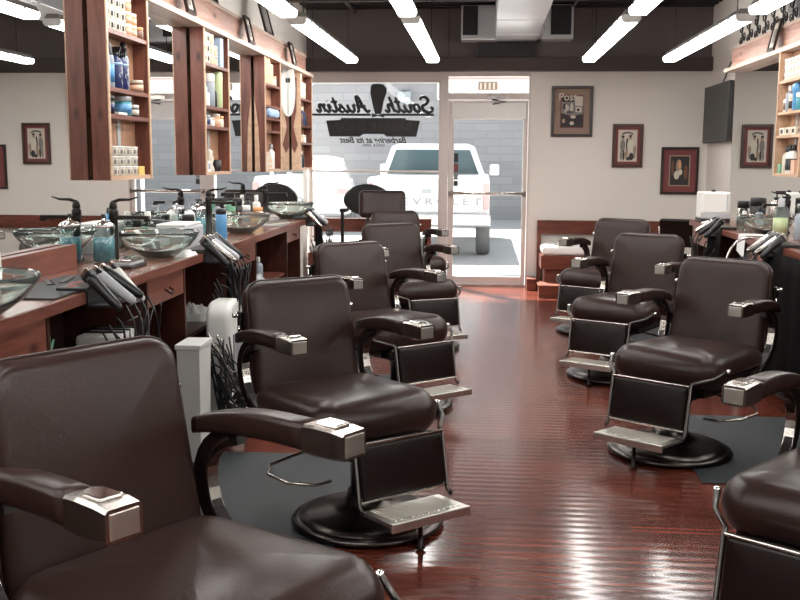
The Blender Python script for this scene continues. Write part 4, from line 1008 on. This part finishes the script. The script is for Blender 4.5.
# ================================================================== COUNTER CLUTTER, LEFT
def barbicide(x, y, z, lab):
    t = thing('disinfectant_jar', lab, 'jar', (x, y, z), 0, 'blue disinfectant jars')
    G().lathe([(0, .002), (.046, .002), (.050, .008), (.050, .165), (.046, .167)], 'glass', 24).build('glass_body', t)
    G().lathe([(0, .004), (.0485, .006), (.0485, .115), (0, .116)], 'barb', 24).build('blue_liquid', t)
    l_ = G().lathe([(.052, .163), (.053, .172), (.036, .186), (.012, .194), (.006, .198), (.006, .21)], 'chrome', 24).build('lid', t)
    G().lathe([(.0, .208), (.011, .212), (.011, .222), (0, .226)], 'black', 12).build('knob', l_)
barbicide(-1.775, 4.53, LT + .001, 'tall glass jar of blue disinfectant with chrome lid beside the first faucet')
barbicide(-1.79, 6.12, LT + .001, 'glass jar of blue disinfectant behind the second clipper rack')
def lotion(x, y, z, g_, lab, ct, nm, grp='bottles and jars along the left mirror'): return put(g_, nm, x, y, z + .001, lab, ct, grp)
L_ = LT
lotion(-1.79, 5.33, L_, p_jar(.045, .15, 'cream', 'black'), 'cream canister with black lid along the left mirror, before the green tub', 'canister', 'canister')
lotion(-1.78, 5.46, L_, p_jar(.048, .10, 'green', 'green', 'lime'), 'pale green tub along the left mirror', 'tub', 'gel_tub')
lotion(-1.79, 5.60, L_, p_jar(.05, .13, 'cream', 'black'), 'squat cream canister with black lid behind the green tub', 'canister', 'canister')
lotion(-1.80, 5.22, L_, p_bottle(.034, .20, 'glass', 'white'), 'clear bottle with white cap beside the cream canister', 'bottle', 'clear_bottle')
lotion(-1.80, 5.73, L_, p_bottle(.035, .21, 'glass', 'ltgrey', None, 'pump'), 'clear pump bottle along the left mirror', 'bottle', 'pump_bottle')
lotion(-1.78, 5.86, L_, p_jar(.045, .15, 'black', 'black'), 'square-shouldered black canister along the left mirror', 'canister', 'canister')
lotion(-1.80, 5.98, L_, p_bottle(.034, .22, 'white', 'grey', None, 'pump'), 'white pump bottle beside the black canister', 'bottle', 'pump_bottle')
lotion(-1.80, 6.62, L_, p_bottle(.034, .21, 'greyb', 'black', None, 'pump'), 'grey pump bottle past the third left sink', 'bottle', 'pump_bottle')
lotion(-1.79, 6.78, L_, p_jar(.045, .12, 'white', 'white'), 'white canister past the third left sink', 'canister', 'canister')
lotion(-1.79, 6.93, L_, p_bottle(.035, .24, 'green', 'black', None, 'spray'), 'green spray bottle with black trigger along the left mirror', 'bottle', 'spray_bottle')
lotion(-1.79, 7.10, L_, p_jar(.042, .20, 'black', 'black'), 'tall black canister near the third tower on the left counter', 'canister', 'canister')
lotion(-1.78, 7.27, L_, p_jar(.05, .14, 'teal', 'white'), 'teal tub with white lid on the far left counter', 'tub', 'gel_tub')
lotion(-1.79, 7.45, L_, p_bottle(.035, .22, 'black', 'black', None, 'pump'), 'black pump bottle behind the combs on the far left counter', 'bottle', 'pump_bottle')
lotion(-1.77, 7.62, L_, p_jar(.055, .11, 'yellow', 'orange'), 'yellow jar with orange lid on the far left counter', 'jar', 'gel_tub')
lotion(-1.80, 7.77, L_, p_bottle(.034, .20, 'white', 'white'), 'white bottle beyond the yellow jar on the left counter', 'bottle', 'clear_bottle')
lotion(-1.53, 5.70, L_, G().lathe([(.030, 0), (.033, .005), (.033, .155), (.028, .165)], 'blue', 20).lathe([(.030, .150), (.030, .19), (.024, .196)], 'black', 20), 'tall blue spray can with black cap standing at the left counter edge', 'can', 'spray_can')
lotion(-1.60, 4.335, L_, G().cbox(-.06, .06, -.10, .10, 0, .012, 'black', .003).cbox(-.05, .05, -.09, .09, .013, .026, 'ltgrey', .003).cbox(-.045, .05, -.08, .085, .027, .040, 'chrome', .003), 'short stack of silver clipper guards in a tray behind the first rack', 'tray', 'clipper_guards')
lotion(-1.68, 4.98, L_, p_box(.10, .16, .07, 'ltgrey'), 'light grey wipe box standing behind the second left sink', 'box', 'wipe_box')
lotion(-1.64, 5.25, L_, G().cbox(-.09, .09, -.16, .16, 0, .125, 'ltgrey', .012).cbox(-.08, .08, -.15, .15, .125, .14, 'white', .006), 'grey towel warmer box on the left counter', 'box', 'towel_box')
# crumpled white towel
def crumple(w_, d, h, m, seed, T=None):
    rnd = random.Random(seed); n = 12; vs = []; fs = []
    for i in range(n + 1):
        for j in range(n + 1):
            u, v = i / n * 2 - 1, j / n * 2 - 1; r2 = max(abs(u), abs(v))
            vs.append((u * w_ / 2 * (1 - .15 * rnd.random()), v * d / 2 * (1 - .15 * rnd.random()), h * (1 - r2 ** 3) * (.45 + .55 * rnd.random())))
    k = len(vs)
    for i in range(n):
        for j in range(n): q = i * (n + 1) + j; fs.append((q, q + 1, q + n + 2, q + n + 1))
    g = G().add(vs, fs, m, True, T); return g
put(crumple(.14, .18, .04, 'white_p', 3), 'crumpled_towel', -1.52, 4.88, L_ + .001, 'crumpled white towel on the left counter edge beside the second sink', 'towel', None)
# dark mat with red clips on counter near camera
tag(G().cbox(-1.72, -1.47, 3.28, 3.95, L_ + .001, L_ + .006, 'mat', .002).build('tool_mat'), 'dark grey tool mat on the left counter before the clipper rack', 'mat')
for i, (x, y, rz) in enumerate(((-1.56, 3.62, .3), (-1.52, 3.50, 1.2))):
    g = G().tube([(0, 0, .006), (.03, .01, .009), (.06, 0, .006)], .005, 'red', 6).tube([(0, 0, .006), (.03, -.012, .009), (.06, 0, .006)], .005, 'red', 6)
    put(g, 'hair_clip', x, y, L_ + .007, ['red hair clip lying farther back on the dark mat', 'red hair clip lying near the front edge of the dark mat'][i], 'clip', 'red hair clips', rz)
for i, (x, y, rz) in enumerate(((-1.64, 3.78, .2), (-1.68, 3.70, .5), (-1.62, 4.05, .1))):
    g = G().box(-.008, .008, -.09, .09, 0, .004, 'orange' if i == 2 else 'black')
    for k in range(12): g.box(.008, .022, -.085 + k * .014, -.079 + k * .014, .0, .003, 'orange' if i == 2 else 'black')
    put(g, 'comb', x, y, L_ + .007, ['black comb on the dark mat, nearer the rack', 'black comb on the dark mat, nearer the mirror', 'orange comb beside the first clipper rack'][i], 'comb', None, rz)
# shampoo bottle at far left edge inside first sink area
put(G().lathe([(.040, 0), (.045, .01), (.045, .045), (.042, .06), (.045, .075), (.045, .17), (.035, .20), (.030, .235), (.026, .25), (.022, .28)], 'white', 24).lathe([(.0462, .04), (.0462, .055)], 'navy', 24).lathe([(.0462, .015), (.0462, .032)], 'red', 24), 'powder_bottle', -1.62, 3.12, L_ + .001, 'white powder bottle with red and navy bands, cut off at the left picture edge', 'bottle', None)
# tray of combs near third station
t = thing('comb_tray', 'tray of fanned combs and brushes on the far left counter edge', 'tray', (-1.55, 7.25, L_ + .001))
G().cbox(-.06, .08, -.18, .18, 0, .012, 'ltgrey', .003).build('tray', t)
for k in range(9): G().box(-.05, .10, -.16 + k * .036, -.148 + k * .036, .012, .022, 'black' if k % 3 else 'cream', TR(0, 0, 0, 0, -.12, .25)).build('comb', t)

# ------------------------------------------------------------------ clipper racks hung on the counter edge
def make_clipper(body, blade='steel', cord=1.0, seed=0):
    """hair clipper, pointing along -z from its blade head at the origin; tilted in place by the rack"""
    t = thing('hair_clipper', 'x', 'clipper')
    G().lathe([(.006, -.175), (.014, -.170), (.018, -.15), (.019, -.10), (.022, -.05), (.024, -.02), (.022, -.006)], body, 16, T=Matrix.Diagonal((1.0, .85, 1, 1))).box(-.004, .004, .0155, .0175, -.15, -.10, 'black').build('body', t)
    G().cbox(-.023, .023, -.016, .016, -.012, .012, 'black', .003).cbox(-.022, .022, -.012, .004, .012, .026, blade, .001).build('blade', t)
    G().cbox(-.006, .006, .017, .021, -.09, -.06, 'black' if body != 'black' else 'steel', .001).build('switch', t)
    return t
CL = [make_clipper(m) for m in ('black', 'ltgrey', 'steel', 'white')]
clip_used = [False] * 4
def cord_mesh(x, y, z, xf, sx, seed, low=.35):
    rnd = random.Random(seed); pts = []
    y2 = y + rnd.uniform(-.08, .08)
    pts = [(x, y, z), (x + sx * .03, y, z - .06), (x + sx * .035, (y + y2) / 2, z - .2), (x + sx * .02, y2, low + .1), (x - sx * .02, y2 + .05, low), (x - sx * .05, y2 + .07, low + .12), (x - sx * .06, y2 + .05, low + .34), (xf + sx * .018, y + .01, z - .12)]
    out = []
    for i in range(len(pts) - 1):
        for k in range(4): f = k / 4; out.append(tuple(a * (1 - f) + b * f for a, b in zip(pts[i], pts[i + 1])))
    sm = [out[0]] + [tuple((a + b + c) / 3 for a, b, c in zip(out[i - 1], out[i], out[i + 1])) for i in range(1, len(out) - 1)] + [out[-1]]
    g = G().tube(sm, .0042, 'black', 5)
    return g.tube([(p[0] + sx * .012 * math.sin(i * .5), p[1] + .03 * math.sin(i * .35), p[2] + (.06 * min(1, i / 6.))) for i, p in enumerate(sm)][4:], .0042, 'black', 5)
def clipper_rack(yc, xf, top, sx, order, where):
    t = thing('clipper_rack', 'black clipper rack, %s' % where, 'rack', (xf, yc, top), 0, 'clipper racks')
    g = G().cbox(-.10 * sx if sx > 0 else -.02, .02 if sx > 0 else .10, -.16, .16, .001, .018, 'black', .004)
    g.cbox(min(sx * .012, sx * .10), max(sx * .012, sx * .10), -.15, .15, -.055, -.043, 'black', .003)
    g.box(min(sx * .009, sx * .017), max(sx * .009, sx * .017), -.15, .15, -.055, .018, 'black')
    g.build('holder', t)
    cw = ['first', 'second', 'third', 'fourth', 'fifth']
    cname = {0: 'black', 1: 'light grey', 2: 'silver', 3: 'white'}
    for j, c_ in enumerate(order):
        y = yc - .12 + .24 * j / (len(order) - 1)
        o = CL[c_] if not clip_used[c_] else dup(CL[c_]); clip_used[c_] = True
        o.location = (xf + sx * .012, y, top + .055); o.rotation_euler = (0, -sx * math.radians(48 + 5 * ((j * 7) % 3)), sx * math.radians((j * 37) % 22 - 14))
        o['label'] = '%s clipper, %s from the camera, %s' % (cname[c_], cw[j], where); o['group'] = 'hair clippers'
        tail = (xf + sx * (.012 + .17 * math.sin(math.radians(52))), y, top + .055 - .17 * math.cos(math.radians(52)))
        cd = cord_mesh(tail[0], y, tail[2], xf, sx, hash((round(yc * 10), j)) % 1000 if False else int(yc * 100) + j * 7, .25 + .08 * j)
        k = cd.build('power_cord'); tag(k, 'cord of the %s clipper, %s' % (cw[j], where), 'cord', 'clipper cords')
clipper_rack(3.64, LX, LT, 1, [0, 1, 0, 3], 'left counter rack nearest the camera')
clipper_rack(5.17, LX, LT, 1, [0, 2, 1, 0, 0], 'left rack beside the blue spray can')
clipper_rack(8.12, LX, LT, 1, [2, 0, 1, 2], 'left counter end rack by the window')
clipper_rack(6.38, RX, RT, -1, [0, 2, 0, 0, 2], 'right rack beside the wide black cape')
clipper_rack(7.98, RX, RT, -1, [0, 0, 2], 'right rack before the white sterilizer')
# black capes hanging
def cape(x, y, ztop, zbot, w_, lab, sx, seed=1):
    n, mrows = 22, 8; vs = []; fs = []
    for i in range(n + 1):
        for j in range(mrows + 1):
            u = i / n; v = j / mrows
            vs.append((x + sx * (.02 + .018 * math.sin(u * 21 + seed) * (.3 + v) + .02 * v), y - w_ / 2 * (.75 + .25 * v) + u * w_ * (.75 + .25 * v), ztop - (ztop - zbot) * v - .02 * math.sin(u * 9 + seed) * v))
    for i in range(n):
        for j in range(mrows): q = i * (mrows + 1) + j; fs.append((q, q + 1, q + mrows + 2, q + mrows + 1))
    o = G().add(vs, fs, 'cloth_bk', True).build('barber_cape'); md = o.modifiers.new('thickness', 'SOLIDIFY'); md.thickness = .006
    return tag(o, lab, 'cape', 'black barber capes')
cape(LX + .06, 8.14, LT - .02, .25, .34, 'black barber cape hanging at the window end of the left counter', 1, 1)
cape(LX + .03, 5.40, LT - .04, .30, .20, 'black barber cape hanging behind the second clipper rack', 1, 3)
cape(RX - .03, 7.90, RT - .03, .16, .60, 'black barber cape hanging from the right counter toward the corner', -1, 2)
cape(RX - .03, 6.05, RT - .03, .10, 1.05, 'wide black barber cape hanging from the right counter at the picture edge', -1, 5)
# chrome hose arc by the right cape
tag(G().tube(bez((RX - .05, 6.75, RT + .02), (RX - .20, 6.75, RT + .03), (RX - .26, 6.72, RT - .08), (RX - .26, 6.68, .40), 14), .009, 'steel', 8).tube([(RX - .26, 6.68, .41), (RX - .26, 6.68, .0135)], .009, 'steel', 8).build('vacuum_hose'), 'thin silver hose arching from the right counter behind the creased chair', 'hose')

# ---- under the left counter
put(G().add([(-.045, -.08, 0), (.045, -.08, 0), (.045, .08, 0), (-.045, .08, 0), (-.055, -.10, .56), (.055, -.10, .56), (.055, .10, .56), (-.055, .10, .56)], [(3, 2, 1, 0), (0, 1, 5, 4), (1, 2, 6, 5), (2, 3, 7, 6), (3, 0, 4, 7)], 'white').cbox(-.062, .062, -.108, .108, .55, .575, 'white', .004), 'waste_bin', -1.385, 4.62, .0075, 'white plastic waste bin beside the left counter', 'bin', None)
t = thing('space_heater', 'white and grey upright heater standing against the left counter', 'heater', (-1.345, 5.04, .0075))
G().pillow(.28, .72, .13, .09, .03, 'white', T=Matrix.Translation((0, 0, .36)) @ Matrix.Rotation(PI / 2, 4, 'Z') @ Matrix.Rotation(PI / 2, 4, 'X')).build('body', t)
G().cbox(.060, .072, -.085, .085, .10, .55, 'grey', .003).build('grille', t)
t = thing('wall_shelf_case', 'white plastic case wrapped in black cords in the left counter cubby', 'case', (-1.60, 4.02, .126))
# raised inner shelf for the cubby contents
struct_sh = G().box(-1.84, -1.48, 3.24, 4.19, .60, .62, 'cubby').build('inner_shelf'); tag(struct_sh, 'dark inner shelf board in the left counter opening nearest the camera', 'shelf')
t.location = (-1.58, 4.0, .621)
G().cbox(-.09, .09, -.10, .14, 0, .11, 'white', .02).build('case_body', t)
g = G()
for y in (-.04, .03, .09): g.tube([(-.095, y, .005), (-.095, y, .115), (.095, y + .01, .115), (.095, y + .01, .005)], .005, 'black', 6)
g.build('cord_wrap', t)
put(G().lathe([(.05, 0), (.055, .01), (.055, .10), (.045, .12), (.05, .125), (.05, .14), (0, .145)], 'glass', 24), 'glass_jar', -1.57, 3.44, .621, 'glass jar in the left counter opening nearest the camera', 'jar', None)
put(crumple(.12, .16, .06, 'ltgrey', 8), 'crumpled_cloth', -1.56, 3.76, .621, 'grey crumpled cloth in the left counter opening', 'cloth', None)
put(p_bottle(.035, .22, 'white', 'white'), 'white_bottle', -1.68, 3.62, .621, 'white bottle standing in the left counter opening', 'bottle', None)
put(G().tube([(0, 0, 0), (0, .01, .10), (.02, .03, .2)], .004, 'green', 5).prism(blob(0, .12, .025, .04), -.003, .003, 'green', TR(0, 0, 0, PI / 2, 0, PI / 2)).prism(blob(.02, .2, .025, .035), -.003, .003, 'green', TR(0, 0, 0, PI / 2, 0, PI / 2)), 'plant_sprig', -1.52, 3.30, .621, 'green plant sprig at the edge of the left counter opening', 'plant', None)
sh2 = G().box(-1.84, -1.48, 4.78, 5.70, .55, .57, 'wood_shaded').build('inner_shelf'); tag(sh2, 'red wooden inner shelf in the second left counter opening', 'shelf')
put(crumple(.18, .22, .10, 'white_p', 5), 'crumpled_cloth', -1.60, 5.35, .571, 'white crumpled cloth on the second inner shelf', 'cloth', None)
sh3 = G().box(-1.84, -1.48, 6.31, 7.26, .60, .62, 'wood_y').build('inner_shelf'); tag(sh3, 'red wooden inner shelf in the third left counter opening', 'shelf')
for y, g_, lb in ((6.45, p_bottle(.04, .20, 'teal', 'black'), 'teal bottle on the third inner shelf'), (6.75, p_bottle(.035, .16, 'greyb', 'white'), 'grey bottle on the third inner shelf')):
    put(g_, 'cleaning_bottle', -1.56, y, .621, lb, 'bottle', None)
put(crumple(.16, .22, .07, 'ltgrey', 9), 'crumpled_cloth', -1.56, 6.60 + .0, .621, 'grey cloth between bottles on the third inner shelf', 'cloth', None)
put(p_bottle(.045, .26, 'red', 'white', 'white'), 'cleaning_bottle', -1.60, 7.95, .126, 'red bottle under the far end of the left counter', 'bottle', None)
put(p_jar(.05, .16, 'red', 'white', 'white'), 'cleaning_can', -1.58, 8.12, .126, 'red can under the far end of the left counter', 'can', None)
# tangle of cords on the floor under the left counter edge
g = G(); rnd = random.Random(11)
for k in range(34):
    y = 4.76 + rnd.random() * .12; pts = [(-1.38 + .10 * rnd.random(), y, .35 + .25 * rnd.random())]
    for q in range(5): pts.append((-1.34 + .20 * rnd.random(), 4.76 + .13 * rnd.random(), .02 + .42 * rnd.random() * (1 - q / 6)))
    out = []
    for i in range(len(pts) - 1):
        for m_ in range(4): f = m_ / 4; out.append(tuple(a * (1 - f) + b * f for a, b in zip(pts[i], pts[i + 1])))
    for _ in range(2): out = [out[0]] + [tuple((a + b + c) / 3 for a, b, c in zip(out[i - 1], out[i], out[i + 1])) for i in range(1, len(out) - 1)] + [out[-1]]
    g.tube(out, .005, 'black' if k % 6 else 'steel', 5)
tag(g.build('cord_tangle'), 'tangle of black cords on the floor beside the heater', 'cords', None, 'stuff')
# ---- right side items
def sterilizer():
    t = thing('towel_sterilizer', 'white towel sterilizer cabinet on the far end of the right counter', 'cabinet', (1.955, 8.87, RT + .001))
    G().cbox(-.125, .125, -.11, .11, 0, .03, 'black', .004).build('base', t)
    G().cbox(-.12, .12, -.115, .115, .03, .255, 'white', .012).build('cabinet_body', t)
    d = G().cbox(-.110, .110, -.125, -.114, .085, .247, 'white', .006).build('door', t)
    G().cbox(.085, .095, -.132, -.124, .10, .24, 'ltgrey', .002).build('handle', d)
    G().box(-.125, .125, -.118, -.114, .035, .078, 'ltgrey').build('drip_tray', t)
    g = G().lathe([(0, 0), (.02, .002), (.022, .012), (0, .022)], 'black', 12, T=TR(0, 0, .255)); g.build('top_knob', t)
sterilizer()
RG = 'bottles on the right counter'
put(p_jar(.048, .21, 'steel', 'black'), 'steel_canister', 2.02, 8.10, RT + .001, 'steel canister with black lid beyond the right glass sink', 'canister', RG)
put(p_jar(.060, .24, 'black', 'black'), 'black_canister', 2.10, 7.98, RT + .001, 'large black lidded canister beyond the right glass sink', 'canister', RG)
put(p_bottle(.038, .16, 'glass', 'black'), 'clear_bottle', 1.95, 7.86, RT + .001, 'short clear bottle with black cap beyond the right sink', 'bottle', RG)
put(p_bottle(.036, .18, 'greyb', 'black'), 'grey_bottle', 2.06, 7.78, RT + .001, 'grey bottle with black cap standing before the black canister', 'bottle', RG)
put(p_bottle(.034, .15, 'glass', 'white'), 'clear_bottle', 1.93, 7.70, RT + .001, 'short clear bottle with white cap just beyond the right sink', 'bottle', RG)
put(p_bottle(.055, .30, 'steel', 'black', None, 'pump'), 'pump_bottle', 2.16, 7.70, RT + .001, 'tall steel pump flask by the right mirror', 'bottle', RG)
put(p_bottle(.042, .28, 'black', 'black', None, 'pump'), 'pump_bottle', 2.05, 7.14, RT + .001, 'tall black pump bottle on the near side of the right sink', 'bottle', RG)
put(p_bottle(.048, .27, 'glass', 'ltgrey', 'lime', 'cap'), 'clear_bottle', 1.99, 6.98, RT + .001, 'tall clear bottle with yellow green label near the right picture edge', 'bottle', RG)
put(p_bottle(.042, .24, 'glass', 'white', None, 'spray'), 'spray_bottle', 2.12, 6.96, RT + .001, 'clear spray bottle at the right picture edge', 'bottle', RG)
put(p_bottle(.04, .23, 'greyb', 'black', None, 'cap'), 'grey_bottle', 2.08, 6.84, RT + .001, 'grey bottle with black cap at the right picture edge', 'bottle', RG)
put(crumple(.18, .2, .03, 'white_p', 12), 'crumpled_towel', 1.91, 8.62, RT + .001, 'flat white towel lying before the sterilizer', 'towel', None)
# white towel draped over right counter edge
o = G().add([(1.95, 7.12, RT + .004), (1.95, 7.30, RT + .004), (1.80, 7.30, RT + .006), (1.80, 7.12, RT + .006), (1.790, 7.305, RT - .11), (1.790, 7.105, RT - .15)], [(0, 1, 2, 3), (3, 2, 4, 5)], 'white_p').build('draped_towel')
md = o.modifiers.new('thickness', 'SOLIDIFY'); md.thickness = .004; md.offset = 1
tag(o, 'white towel draped over the right counter edge', 'towel')
t = thing('water_jug', 'grey translucent bottle jug under the right counter', 'jug', (1.93, 7.36, .126))
G().lathe([(.08, 0), (.09, .02), (.09, .20), (.082, .22), (.09, .24), (.09, .42), (.04, .50), (.035, .54)], 'ltgrey', 24).build('jug_body', t)
G().lathe([(.038, .53), (.038, .565), (.03, .57)], 'black', 16).build('cap', t)
